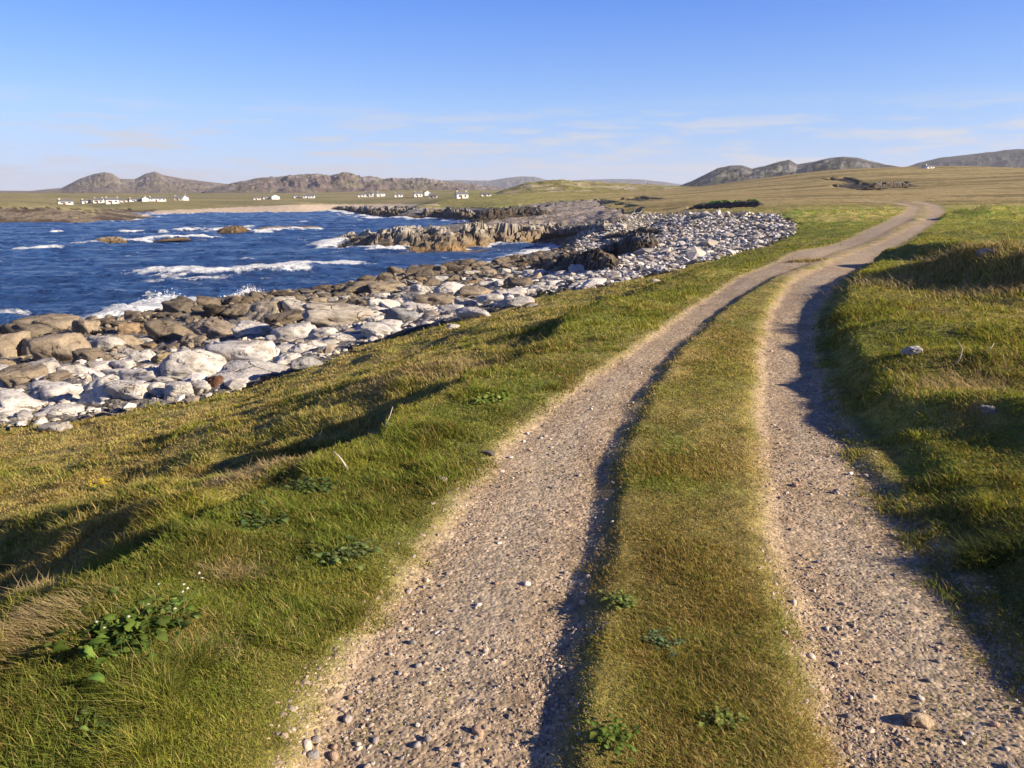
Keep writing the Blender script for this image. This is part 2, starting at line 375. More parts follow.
# palettes (real-world base colours)
GREEN = np.array([.155, .24, .030]); LIME = np.array([.315, .335, .050]); STRAW = np.array([.56, .42, .17]); BROWN = np.array([.28, .18, .055]); DARKG = np.array([.075, .105, .017]); THATCH = np.array([.22, .175, .055])
GRAVEL = np.array([.42, .315, .205]); GRAVEL2 = np.array([.34, .25, .155])
STRAW_SPOTS = [(8, 637, -.05, .35), (258, 470, -.1, .35), (240, 575, 0, .18), (60, 588, -.1, .22), (960, 258, .5, 1.6), (1005, 290, .6, 1.2), (985, 385, .3, .5), (205, 652, 0, .2), (440, 368, -.1, .6), (800, 262, 0, .6), (985, 405, .3, .3)]
SS = [(at_z(u, v, z) + (s,)) for u, v, z, s in STRAW_SPOTS]
def grass_mixes(x, y):
    """patchiness of the turf: weights for lime, straw and brown at ground points"""
    r = np.hypot(x, y)
    a = fbm(x * .8, y * .8, 4, 101, .6); b = fbm(x * 2.1 + 5, y * 2.1, 4, 111, .6); c = fbm(x * .25, y * .25, 3, 121)
    lime = sstep(.42, .64, a); straw = sstep(.47, .66, b * .6 + c * .4) * .8; brown = sstep(.44, .64, fbm(x * 1.2 - 9, y * 1.2, 4, 131, .6))
    far = sstep(75, 125, r) * sstep(-.1, .25, np.arctan2(x, y)); straw = np.maximum(straw, far * sstep(.2, .5, fbm(x * .02, y * .05, 4, 141)) * .5); brown = np.maximum(brown, far * .85)
    nr_ = r < 75; dk = np.zeros(np.shape(x)); reg = np.zeros(np.shape(x)); mid = np.zeros(np.shape(x)); rb = np.zeros(np.shape(x))
    if nr_.any():
        X, Y = x[nr_], y[nr_]
        d, sd, _ = seg_dist(X, Y, STEP, STEP_A); dd = np.where(sd > 0, d, -d); reg[nr_] = sstep(-.3, 1.2, dd)
        d, sd, _ = seg_dist(X, Y, MID_P, [1] * len(MID_P)); mid[nr_] = sstep(.8, .5, d)
        d, sd, _ = seg_dist(X, Y, RR_w, [1] * len(RR_w)); rb[nr_] = sstep(.0, .5, np.where(sd < 0, d, -d)) * sstep(60, 35, r[nr_])
    bn = fbm(x * 1.4 + 31, y * 1.4, 4, 161, .6)
    straw = np.clip(straw * (1 - .6 * rb) + reg * .65 * sstep(.25, .5, bn) - .45 * (1 - reg) * (1 - mid) * (r < 60) + mid * .30 * sstep(.35, .6, bn), 0, 1)
    brown = np.clip(brown * (1 - .55 * np.maximum(rb, (1 - reg) * (1 - mid) * (r < 60))) + mid * .55 * sstep(.4, .6, fbm(x * 1.1, y * 1.1 + 3, 3, 162)), 0, 1)
    lime = np.clip(lime + rb * .4 + reg * .25, 0, 1)
    for sx, sy, s in SS:
        straw = np.maximum(straw, .95 * np.exp(-(((x - sx) ** 2 + (y - sy) ** 2) / s ** 2) ** 1.0) * sstep(.25, .6, fbm(x * 3, y * 3, 3, 151)))
    return lime, straw, brown
def grass_color(x, y):
    l, s, b = grass_mixes(x, y)
    c = mix(GREEN, LIME, l); c = mix(c, BROWN, b * .55); return mix(c, STRAW, s * .8)

# ------------------------------------------------------------------ ground sheet (one height field, split by what covers it)
azi = np.radians(np.concatenate([np.arange(-180, -58, 4.), np.arange(-58, -40, .4), np.arange(-40, 40.01, .19), np.arange(40.4, 58, .4), np.arange(58, 181, 4.)]))
rad = np.exp(np.arange(math.log(.7), math.log(9000), .0105))
A_, R_ = np.meshgrid(azi, rad)
GX = R_ * np.sin(A_); GY = R_ * np.cos(A_)
gx, gy = GX.ravel(), GY.ravel()
gz, gdl, gdr, gdm = height(gx, gy, True)
gu, gv = project(gx, gy, gz)
front = gy > .5
def shore_mask(x, y, z):
    u, v = project(x, y, z); r = np.hypot(x, y); j = fbm(x * .9, y * .9, 3, 201) - .5
    return (y > .5) & (in_poly(u + j * 18, v + (fbm(x * .7 + 40, y * .7, 3, 202) - .5) * np.clip(220 / r, .5, 14), SHORE) | (z < SEA + .9)) & (r < 420)
jit = (fbm(gx * .9, gy * .9, 3, 201) - .5)
rr = np.hypot(gx, gy)
ju = gu + jit * 18; jv = gv + (fbm(gx * .7 + 40, gy * .7, 3, 202) - .5) * np.clip(220 / rr, .5, 14)
shore = front & (in_poly(ju, jv, SHORE) | (gz < SEA + .9)) & (rr < 420)
beach = front & in_poly(gu + jit * 6, gv + jit * .8, BEACH) & (rr > 300)
shore &= ~beach
farcoast = front & (rr > 235) & ((gz < SEA + 1.1) | (in_poly(gu, gv + jit * 3, [(-300, 206), (0, 207), (50, 208), (150, 210), (150, 218), (0, 224), (-300, 228)]) & (fbm(gx * .1, gy * .1, 4, 231, .6) > .36))) & ~beach
peat = np.zeros(len(gx), bool)
for P in PEAT: peat |= front & in_poly(gu + jit * 8, gv + jit * 2.4, P) & (rr > 80)
rutd = np.minimum(gdl, gdr)
grav = sstep(.06, -.10, rutd)
wear = sstep(.40, .0, rutd) * sstep(34, 14, rr) * sstep(.35, .6, fbm(gx * 3.3, gy * 3.3, 3, 203))          # thin dry verge
merge = sstep(14, 18, rr) * sstep(30, 22, rr) * (gdm < .7) * .75
grav = np.maximum(grav, merge * sstep(.35, .6, fbm(gx * 2, gy * 2, 3, 204)))
grav = np.maximum(grav, (rr > 20) * (gdm < .7) * .85 * sstep(.3, .55, fbm(gx * 1.2, gy * 1.2, 3, 235)))
grav = np.where(rr < 128, grav, 0)
GC = grass_color(gx, gy)
GC = mix(GC, THATCH, .6 * sstep(75, 30, rr))
GC = mix(GC, mix(np.array([.155, .115, .05]), np.array([.33, .25, .12]), sstep(.35, .6, fbm(gx * .035, gy * .11, 5, 236, .65))), sstep(78, 120, rr) * sstep(-.08, .2, np.arctan2(gx, gy)) * .8)                  # soil between the blades close by; blades carry the colour there
GC = mix(GC, np.array([.27, .19, .08]), wear * .3 * (1 - grav))
gn = fbm(gx * 4, gy * 4, 4, 205)
GC = mix(GC, mix(mix(GRAVEL2, GRAVEL, sstep(.3, .65, gn)), np.array([.40, .32, .225]), sstep(-.15, -.38, rutd) * sstep(.3, .6, fbm(gx * 1.1, gy * .7, 3, 237)) * .8), grav)
rockc = mix(np.array([.17, .15, .125]), np.array([.30, .28, .25]), fbm(gx * 1.3, gy * 1.3, 3, 206))
wet = sstep(SEA + 1.6, SEA + .1, gz)
rockc = mix(rockc, np.array([.075, .055, .035]), wet * .8)
slab = front & in_poly(gu + jit * 10, gv, [(520, 232), (440, 214), (500, 209), (600, 199), (640, 206), (640, 216), (600, 222)]) & (rr > 90)
rockc = mix(rockc, mix(np.array([.33, .27, .22]), np.array([.48, .40, .33]), sstep(.35, .65, fbm(gx * .12, gy * .5, 4, 232, .6))), slab * .9)
GC = np.where(shore[:, None], rockc, GC)
GC = np.where(farcoast[:, None], mix(np.array([.10, .075, .05]), np.array([.24, .19, .13]), sstep(.4, .6, fbm(gx * .12, gy * .12, 3, 207))), GC)
GC = np.where(beach[:, None], np.array([.52, .42, .31]), GC)
GC = np.where(peat[:, None], mix(np.array([.028, .022, .016]), np.array([.12, .11, .09]), sstep(.45, .7, fbm(gx * .6, gy * .6, 3, 208))), GC)
left = sstep(.06, -.12, np.arctan2(gx, gy)) * sstep(230, 290, rr)                    # the low country across the bay: paler, browner pasture
GC = np.where((~shore & ~beach & ~farcoast & (rr > 270))[:, None], mix(GC, mix(np.array([.27, .225, .115]), np.array([.17, .15, .07]), sstep(.3, .65, fbm(gx * .02, gy * .03, 4, 209))), left * .9), GC)
gz = gz + np.where(shore & (rr < 200), (fbm(gx * 1.1, gy * 1.1, 4, 210) - .5) * .5, 0)
gz = gz + np.where(peat, -.5, 0)
sl = fbm(gx * .05, gy * .16, 3, 233); gz = gz + np.where(slab, np.floor(sl * 9) / 9 * 1.6 - 1.3 + (fbm(gx * .4, gy * .4, 4, 234) - .5) * .5, 0)
rocky = (shore | peat | farcoast).astype(float)

def ground_material():
    m = NB('turf_and_gravel'); geo = m.n('ShaderNodeNewGeometry'); pos = geo.outputs['Position']
    colr = m.n('ShaderNodeAttribute', attribute_name='Col').outputs['Color']
    grv = m.n('ShaderNodeAttribute', attribute_name='gravel').outputs['Fac']; rk = m.n('ShaderNodeAttribute', attribute_name='rocky').outputs['Fac']
    # grit
    vo = m.n('ShaderNodeTexVoronoi'); vo.inputs['Scale'].default_value = 62; m.l(pos, vo.inputs['Vector'])
    vo2 = m.n('ShaderNodeTexVoronoi'); vo2.inputs['Scale'].default_value = 24; m.l(pos, vo2.inputs['Vector'])
    bw = m.n('ShaderNodeRGBToBW'); m.l(vo.outputs['Color'], bw.inputs[0])
    stone = m.ramp(bw.outputs[0], [(0., .55), (.35, .85), (.7, 1.1), (1., 1.5)])
    bw2 = m.n('ShaderNodeRGBToBW'); m.l(vo2.outputs['Color'], bw2.inputs[0])
    stone2 = m.ramp(bw2.outputs[0], [(0., .72), (.5, 1.), (1., 1.3)])
    gcol = m.mixc(1., m.mixc(1., colr, stone, 'MULTIPLY'), stone2, 'MULTIPLY')
    n1 = m.noise(pos, 9, 8, .7); n2 = m.noise(pos, .55, 6, .65); n3 = m.noise(pos, 2.4, 6, .65)
    t = m.mixc(1., colr, m.ramp(n1, [(.3, .55), (.5, 1.), (.72, 1.5)]), 'MULTIPLY')
    t = m.mixc(1., t, m.ramp(n2, [(.32, .72), (.5, 1.), (.68, 1.25)]), 'MULTIPLY')
    t = m.mixc(1., t, m.ramp(n3, [(.3, .72), (.5, 1.), (.7, 1.3)]), 'MULTIPLY')
    c = m.mixc(grv, t, gcol)
    vr = m.n('ShaderNodeTexVoronoi'); vr.inputs['Scale'].default_value = 1.1; m.l(pos, vr.inputs['Vector'])
    bwr = m.n('ShaderNodeRGBToBW'); m.l(vr.outputs['Color'], bwr.inputs[0])
    c = m.mixc(m.math('MULTIPLY', rk, .8), c, m.mixc(1., c, m.ramp(bwr.outputs[0], [(.1, .45), (.5, 1.), (.9, 1.35)]), 'MULTIPLY'))
    h = m.math('ADD', m.math('MULTIPLY', vo.outputs['Distance'], -.6), m.math('MULTIPLY', vo2.outputs['Distance'], -.9))
    bg = m.bump(h, .6, .010)
    bt = m.bump(m.math('ADD', n1, m.math('MULTIPLY', n3, 3.)), .8, .09)
    br = m.bump(m.math('MULTIPLY', m.math('ADD', m.math('MULTIPLY', n2, 2.), bwr.outputs[0]), rk), 1., .55, bt); bt = br
    nm = m.n('ShaderNodeMix', data_type='VECTOR')
    m.l(grv, nm.inputs[0]); m.l(bt, nm.inputs[4]); m.l(bg, nm.inputs[5])
    m.set(Base_Color=c, Roughness=.95, Normal=nm.outputs[1]); m.b.inputs['Specular IOR Level'].default_value = .15
    return m.m
GM = ground_material()
nr, nc = A_.shape
faces = grid_faces(nr, nc)[:, ::-1]
def covers(mask): return mask[faces].sum(1) >= 2
f_track = covers(grav > .5)
f_beach = covers(beach) & ~f_track
f_shore = covers(shore | farcoast) & ~f_track & ~f_beach
f_ground = ~(f_track | f_beach | f_shore)
V = np.stack([gx, gy, gz], 1)
def piece(name, sel):
    f = faces[sel]; used, inv = np.unique(f.ravel(), return_inverse=True)
    me = mesh_np(name, V[used], inv, np.full(len(f), 4), True, GC[used], {'gravel': grav[used], 'rocky': rocky[used]})
    return tag(link(name, me, GM), kind='structure')
piece('ground', f_ground); piece('track', f_track); piece('beach', f_beach); piece('shore', f_shore)
def ground_z(x, y): return float(height(np.array([x], float), np.array([y], float))[0])
# ray march for placing things that stand on the land at a picture point
_hi = None
def on_ground(u, v, r0=1.2, r1=900):
    rs = np.exp(np.linspace(math.log(r0), math.log(r1), 900)); x, y, k = ray(u, v); hl = math.hypot(x, y)
    X = x / hl * rs; Y = y / hl * rs; Z = EYE + k / hl * rs
    g = height(X, Y); i = np.argmax(g >= Z)
    if g[i] < Z[i]: i = len(rs) - 1
    return X[i], Y[i], g[i]

# ------------------------------------------------------------------ sea
FOAM = [([(73, 244), (100, 243), (120, 242), (150, 240), (216, 237.5)], 1.6, 1.), ([(125, 232.5), (160, 231.5), (222, 229.5), (260, 232), (322, 229)], 1.5, .95), ([(205, 232), (250, 226.5)], 1.0, .7),
        ([(160, 273), (205, 275), (250, 273.5), (290, 271), (326, 264)], 1.9, 1.), ([(95, 322), (130, 316), (165, 307), (202, 307)], 1.1, 1.), ([(100, 276), (132, 276)], .8, .8), ([(150, 282), (172, 281)], .6, .5),
        ([(318, 247), (345, 243), (362, 248), (385, 251), (410, 248)], 1.8, 1.), ([(0, 219), (30, 218.5), (60, 219), (120, 217.5)], 2.4, .95), ([(330, 211), (370, 218), (440, 220), (468, 222)], 2.6, .9),
        ([(-60, 252), (37, 248.5), (52, 248)], .8, .7), ([(20, 270), (30, 269)], .6, .4), ([(228, 299), (245, 297), (262, 297)], 1.2, 1.), ([(520, 258), (560, 247)], 2.4, .7), ([(520, 246), (480, 246)], 1.2, .5), ([(440, 262), (520, 256)], .7, .45),
        ([(52, 232), (58, 231.5)], .8, .9), ([(300, 222), (360, 220)], 1.1, .5), ([(350, 283), (440, 270)], .5, .35), ([(-160, 330), (-40, 322), (0, 318)], 1.2, .6), ([(356, 226), (400, 226)], 1.2, .6)]
def build_sea():
    az = np.radians(np.concatenate([np.arange(-75, -38, .5), np.arange(-38, 9, .1), np.arange(9, 20, .5)])); r = np.exp(np.arange(math.log(36), math.log(1400), .0055))
    A, R = np.meshgrid(az, r); X = (R * np.sin(A)).ravel(); Y = (R * np.cos(A)).ravel()
    # wind chop running towards the shore, shorter and lower inside the cove
    wx = X + (fbm(X * .05, Y * .05, 3, 301) - .5) * 10; wy = Y + (fbm(X * .05 + 9, Y * .05, 3, 302) - .5) * 10
    q = wy * .92 - wx * .25; p = wx * .92 + wy * .25
    ch = .5 * fbm(p * .10, q * .28, 4, 303, .6) + .35 * (1 - np.abs(2 * fbm(p * .16, q * .45, 3, 304) - 1)) + .15 * np.sin(q * .42 + 4 * fbm(p * .05, q * .05, 2, 305))
    Z = SEA + (ch - .55) * 1.5
    foam = np.zeros(len(X)); lift = np.zeros(len(X))
    tex = fbm(p * .35, q * .8, 5, 306, .65)
    for P, w, s in FOAM:
        Q = [at_z(u, v, SEA) for u, v in P]; d, sd, _ = seg_dist(X, Y, Q)
        d = d + (fbm(X * .12, Y * .25, 3, 307) - .5) * w * 3
        wd = w * 1.5
        foam = np.maximum(foam, s * np.clip(1.25 * np.exp(-np.maximum(d, 0) / wd) + (tex - .62) * 1.6, 0, 1) * sstep(4.5 * w, 1.5 * w, d))
        lift = np.maximum(lift, s * .7 * np.exp(-(np.maximum(d, 0) / (w * 1.2)) ** 2))
    caps = sstep(.70, .80, fbm(p * .09, q * .22, 4, 308, .6)) * sstep(.5, .7, tex)
    gzs = base_h(X, Y); edge = sstep(1.2, .15, SEA - gzs) * sstep(.45, .62, tex)
    caps2 = sstep(.66, .74, fbm(p * .16 + 5, q * .5, 4, 309, .6)) * sstep(.48, .66, tex)
    foam = np.clip(np.maximum(np.maximum(foam, np.maximum(caps * .6, caps2 * .5)), edge * .85), 0, 1)
    Z = Z + lift * (.5 + tex) * .8
    f = grid_faces(*A.shape)[:, ::-1]
    # keep only water over the sea bed
    keep = (gzs < SEA + 1.0)[f].any(1); f = f[keep]
    used, inv = np.unique(f.ravel(), return_inverse=True)
    me = mesh_np('sea', np.stack([X, Y, Z], 1)[used], inv, np.full(len(f), 4), True, None, {'foam': foam[used]})
    m = NB('sea_water'); geo = m.n('ShaderNodeNewGeometry'); mp = m.n('ShaderNodeMapping'); mp.inputs['Scale'].default_value = (.55, 1.5, 1); mp.inputs['Rotation'].default_value = (0, 0, .27)
    m.l(geo.outputs['Position'], mp.inputs['Vector'])
    n1 = m.noise(mp.outputs[0], .75, 6, .62); n2 = m.noise(mp.outputs[0], 2.6, 5, .6); n3 = m.noise(geo.outputs['Position'], 1.9, 6, .75)
    fm = m.n('ShaderNodeAttribute', attribute_name='foam').outputs['Fac']
    fr = m.ramp(m.math('ADD', fm, m.math('MULTIPLY', m.math('SUBTRACT', n3, .5), 1.1)), [(.36, 0.), (.62, 1.)])
    deep = m.mixc(m.ramp(n1, [(.35, 0.), (.65, 1.)]), (.012, .040, .14), (.034, .10, .26))
    m.set(Base_Color=m.mixc(fr, deep, (.82, .84, .85)), Roughness=m.math('ADD', m.math('MULTIPLY', fr, .6), .16), IOR=1.333,
          Normal=m.bump(m.math('ADD', n1, m.math('MULTIPLY', n2, .45)), 1., 1.3))
    return tag(link('sea', me, m.m), kind='structure')
build_sea()

# ------------------------------------------------------------------ far hills
def hill(name, outline, r, depth, rough, c1, c2, c3, seed, nd=70):
    """a ridge: crest heights read from the skyline, falling off before and behind it"""
    us = np.linspace(outline[0][0], outline[-1][0], max(60, int((outline[-1][0] - outline[0][0]) * 1.6)))
    vs = np.interp(us, [p[0] for p in outline], [p[1] for p in outline])
    az = np.arctan2((us - 512) / F, cp + (384 - vs) / F * sp)
    crest = EYE + (V0 - vs) / F * r * 1.0
    t = np.linspace(-1, 1.3, nd)
    A, T = np.meshgrid(az, t); Cz = np.broadcast_to(crest, A.shape)
    wob = (fbm(A * 30, T * 2, 3, seed) - .5) * .5
    Rr = r + depth * T * (1 + .15 * wob)
    X = Rr * np.sin(A); Y = Rr * np.cos(A)
    prof = np.where(T < 0, np.clip(1 - np.abs(T), 0, 1) ** 1.1, np.clip(1 - T / 1.3, 0, 1) ** 1.3)
    k = rough / r * 1600
    rid = 1 - np.abs(2 * fbm(X * .012, Y * .012, 5, seed + 3, .6) - 1)
    nz = (rid - .55) * rough + (fbm(X * .05, Y * .05, 4, seed + 5, .6) - .5) * rough * .5
    env = np.sin(np.pi * np.clip(prof, 0, 1)) * 1.0 + .12
    Z = -2 + (Cz + 2) * prof + nz * env * np.clip((Cz + 2) / (crest.max() + 2), .15, 1)
    cn = fbm(X * .02, Y * .02, 4, seed + 7, .6) ; steep = sstep(.48, .66, fbm(X * .035, Y * .06, 4, seed + 8, .65))
    cc = mix(c1, c2, sstep(.38, .62, cn)); cc = mix(cc, c3, steep * sstep(.15, .6, prof))
    f = grid_faces(*A.shape)[:, ::-1]
    me = mesh_np(name, np.stack([X.ravel(), Y.ravel(), Z.ravel()], 1), f.ravel(), np.full(len(f), 4), True, cc.reshape(-1, 3))
    return tag(link(name, me, HM), kind='structure')
def hill_mat():
    m = NB('heath_hillside'); c = m.n('ShaderNodeAttribute', attribute_name='Col').outputs['Color']; pos = m.n('ShaderNodeNewGeometry').outputs['Position']
    n = m.noise(pos, .06, 8, .7)
    m.set(Base_Color=m.mixc(1., c, m.ramp(n, [(.3, .6), (.5, 1.), (.7, 1.4)]), 'MULTIPLY'), Roughness=1., Normal=m.bump(n, .8, 7.)); m.b.inputs['Specular IOR Level'].default_value = .1
    return m.m
HM = hill_mat()
he, gr, rk = np.array([.165, .125, .115]), np.array([.175, .155, .10]), np.array([.27, .235, .235])  # heath tone shifted to purple, some distance haze put into the colour
hill('hills', [(-170, 192), (-60, 191), (30, 191.5), (62, 189), (80, 181.5), (95, 177), (105, 175.5), (113, 177), (120, 181), (135, 181.5), (145, 177), (155, 175), (165, 178), (185, 181), (215, 184), (245, 187), (300, 190), (340, 193)], 2400, 800, 22, he, gr, rk * .8, 401)
hill('hills', [(205, 191), (235, 184), (258, 180), (280, 179), (300, 176.5), (318, 176), (330, 178), (343, 174.5), (352, 175), (362, 178.5), (370, 177), (382, 180), (400, 180), (425, 179.5), (445, 182), (480, 186), (520, 190)], 1700, 600, 24, he, gr, rk, 411)
hill('hills', [(380, 186), (420, 182.5), (455, 181), (490, 181.5), (505, 179), (522, 177.5), (535, 178), (548, 181), (570, 181.5), (590, 180.5), (615, 180), (640, 180.5), (665, 183), (700, 188)], 5200, 1300, 30, np.array([.10, .105, .12]), np.array([.11, .11, .12]), np.array([.14, .14, .15]), 421)
hill('hills', [(678, 187), (692, 182), (705, 176.5), (718, 170.5), (730, 168.5), (742, 168.5), (752, 171.5), (765, 169), (778, 165.5), (789, 163.5), (797, 167.5), (812, 166), (830, 162.5), (845, 161.5), (860, 163), (872, 166), (885, 169), (915, 174)], 1500, 420, 22, np.array([.060, .058, .052]), np.array([.070, .070, .048]), np.array([.17, .165, .16]), 431)
hill('hills', [(895, 174), (918, 168), (940, 164), (975, 161.5), (1005, 159), (1040, 158), (1100, 159), (1220, 164)], 2600, 700, 25, np.array([.045, .045, .045]), np.array([.055, .055, .045]), np.array([.08, .075, .07]), 441)
# ------------------------------------------------------------------ stone shapes
def ico(sub):
    import bmesh
    bm = bmesh.new(); bmesh.ops.create_icosphere(bm, subdivisions=sub, radius=1.0)
    v = np.array([x.co[:] for x in bm.verts]); f = np.array([[q.index for q in x.verts] for x in bm.faces]); bm.free(); return v / np.linalg.norm(v, axis=1)[:, None], f
ICO = {k: ico(k) for k in (1, 2, 3, 4)}
def stone_shape(seed, sub=3, p=9., planes=11, rough=.05, scale=(1, 1, 1)):
    """a block bounded by random faces whose edges are worn round"""
    g = np.random.default_rng(seed); d, f = ICO[sub]
    n = g.normal(size=(planes, 3)); n /= np.linalg.norm(n, axis=1)[:, None]
    n = np.concatenate([n, np.eye(3), -np.eye(3)]); hgt = g.uniform(.62, 1.05, len(n)); hgt[planes:] = g.uniform(.8, 1, 6)
    dot = np.maximum(d @ n.T, 0) / hgt
    r = (dot ** p).sum(1) ** (-1 / p)
    o = g.uniform(0, 50)
    rid = 1 - np.abs(2 * fbm3(d[:, 0] * 1.5 + o + 9, d[:, 1] * 1.5, d[:, 2] * 1.5, 3, seed + 8) - 1)
    r = r * (1 - rough * 1.6 * sstep(.86, 1., rid)) * (1 + rough * 2 * (fbm3(d[:, 0] * 1.8 + o, d[:, 1] * 1.8, d[:, 2] * 1.8, 3, seed) - .5) + rough * .8 * (fbm3(d[:, 0] * 6 + o, d[:, 1] * 6, d[:, 2] * 6, 2, seed + 3) - .5))
    return d * r[:, None] * np.array(scale), f
def rock_mat(name, base=None, dark=(.5, .47, .42), speck=1.):
    m = NB(name); tc = m.n('ShaderNodeTexCoord').outputs['Object']; oi = m.n('ShaderNodeObjectInfo')
    off = m.n('ShaderNodeVectorMath', operation='ADD'); m.l(tc, off.inputs[0])
    rv = m.n('ShaderNodeCombineXYZ'); rn = m.math('MULTIPLY', oi.outputs['Random'], 37.); m.l(rn, rv.inputs[0]); m.l(rn, rv.inputs[1]); m.l(rv.outputs[0], off.inputs[1])
    p = off.outputs[0]
    n1 = m.noise(p, 1.6, 7, .65); n2 = m.noise(p, 7, 6, .7); n3 = m.noise(p, 34, 3, .6)
    c = oi.outputs['Color']
    c = m.mixc(1., c, m.ramp(n1, [(.3, dark), (.5, (1., 1., 1.)), (.7, (1.18, 1.17, 1.15))]), 'MULTIPLY')
    c = m.mixc(1., c, m.ramp(n2, [(.3, .68), (.48, 1.), (.7, 1.22)]), 'MULTIPLY')
    c = m.mixc(1., c, m.ramp(n3, [(.3, .8), (.5, 1.), (.7, 1.15)]), 'MULTIPLY')
    wv = m.n('ShaderNodeVectorMath', operation='ADD'); m.l(p, wv.inputs[0]); nv = m.n('ShaderNodeTexNoise'); nv.inputs['Scale'].default_value = 2.; m.l(p, nv.inputs['Vector'])
    sc_ = m.n('ShaderNodeVectorMath', operation='SCALE'); sc_.inputs['Scale'].default_value = .7; m.l(nv.outputs['Color'], sc_.inputs[0]); m.l(sc_.outputs[0], wv.inputs[1])
    vr = m.n('ShaderNodeTexVoronoi', feature='DISTANCE_TO_EDGE'); vr.inputs['Scale'].default_value = .62; m.l(wv.outputs[0], vr.inputs['Vector'])
    crk = m.math('MAXIMUM', m.ramp(vr.outputs['Distance'], [(0., 0.), (.028, 1.)]), m.ramp(m.noise(p, .9, 3, .5), [(.44, 0.), (.5, 1.)]))
    c = m.mixc(1., c, m.mixc(crk, (.38, .34, .30), (1., 1., 1.)), 'MULTIPLY')
    lich = m.ramp(m.noise(p, 3.3, 8, .75), [(.56, 0.), (.66, .55)])
    c = m.mixc(lich, c, (.10, .09, .075))
    h = m.math('ADD', m.math('ADD', m.math('MULTIPLY', n2, .7), m.math('MULTIPLY', n3, .15)), m.math('MULTIPLY', crk, .6))
    m.set(Base_Color=c, Roughness=.9, Normal=m.bump(m.math('ADD', h, m.math('MULTIPLY', n1, .8)), .7, .12)); m.b.inputs['Specular IOR Level'].default_value = .2
    return m.m
RM = rock_mat('weathered_granite')
def vcol_mat(name, sc=3., bumpd=.1, rough=.92, amp=(.6, 1.35)):
    m = NB(name); c = m.n('ShaderNodeAttribute', attribute_name='Col').outputs['Color']; p = m.n('ShaderNodeNewGeometry').outputs['Position']
    n = m.noise(p, sc, 8, .7); n2 = m.noise(p, sc * 5, 4, .6)
    c = m.mixc(1., c, m.ramp(n, [(.3, amp[0]), (.5, 1.), (.7, amp[1])]), 'MULTIPLY')
    c = m.mixc(1., c, m.ramp(n2, [(.3, .8), (.5, 1.), (.7, 1.15)]), 'MULTIPLY')
    m.set(Base_Color=c, Roughness=rough, Normal=m.bump(m.math('ADD', n, m.math('MULTIPLY', n2, .3)), .8, bumpd)); m.b.inputs['Specular IOR Level'].default_value = .2
    return m.m
STONE_VC = vcol_mat('loose_stone', 14., .02); CRAG_VC = vcol_mat('crag_rock', .9, .5)

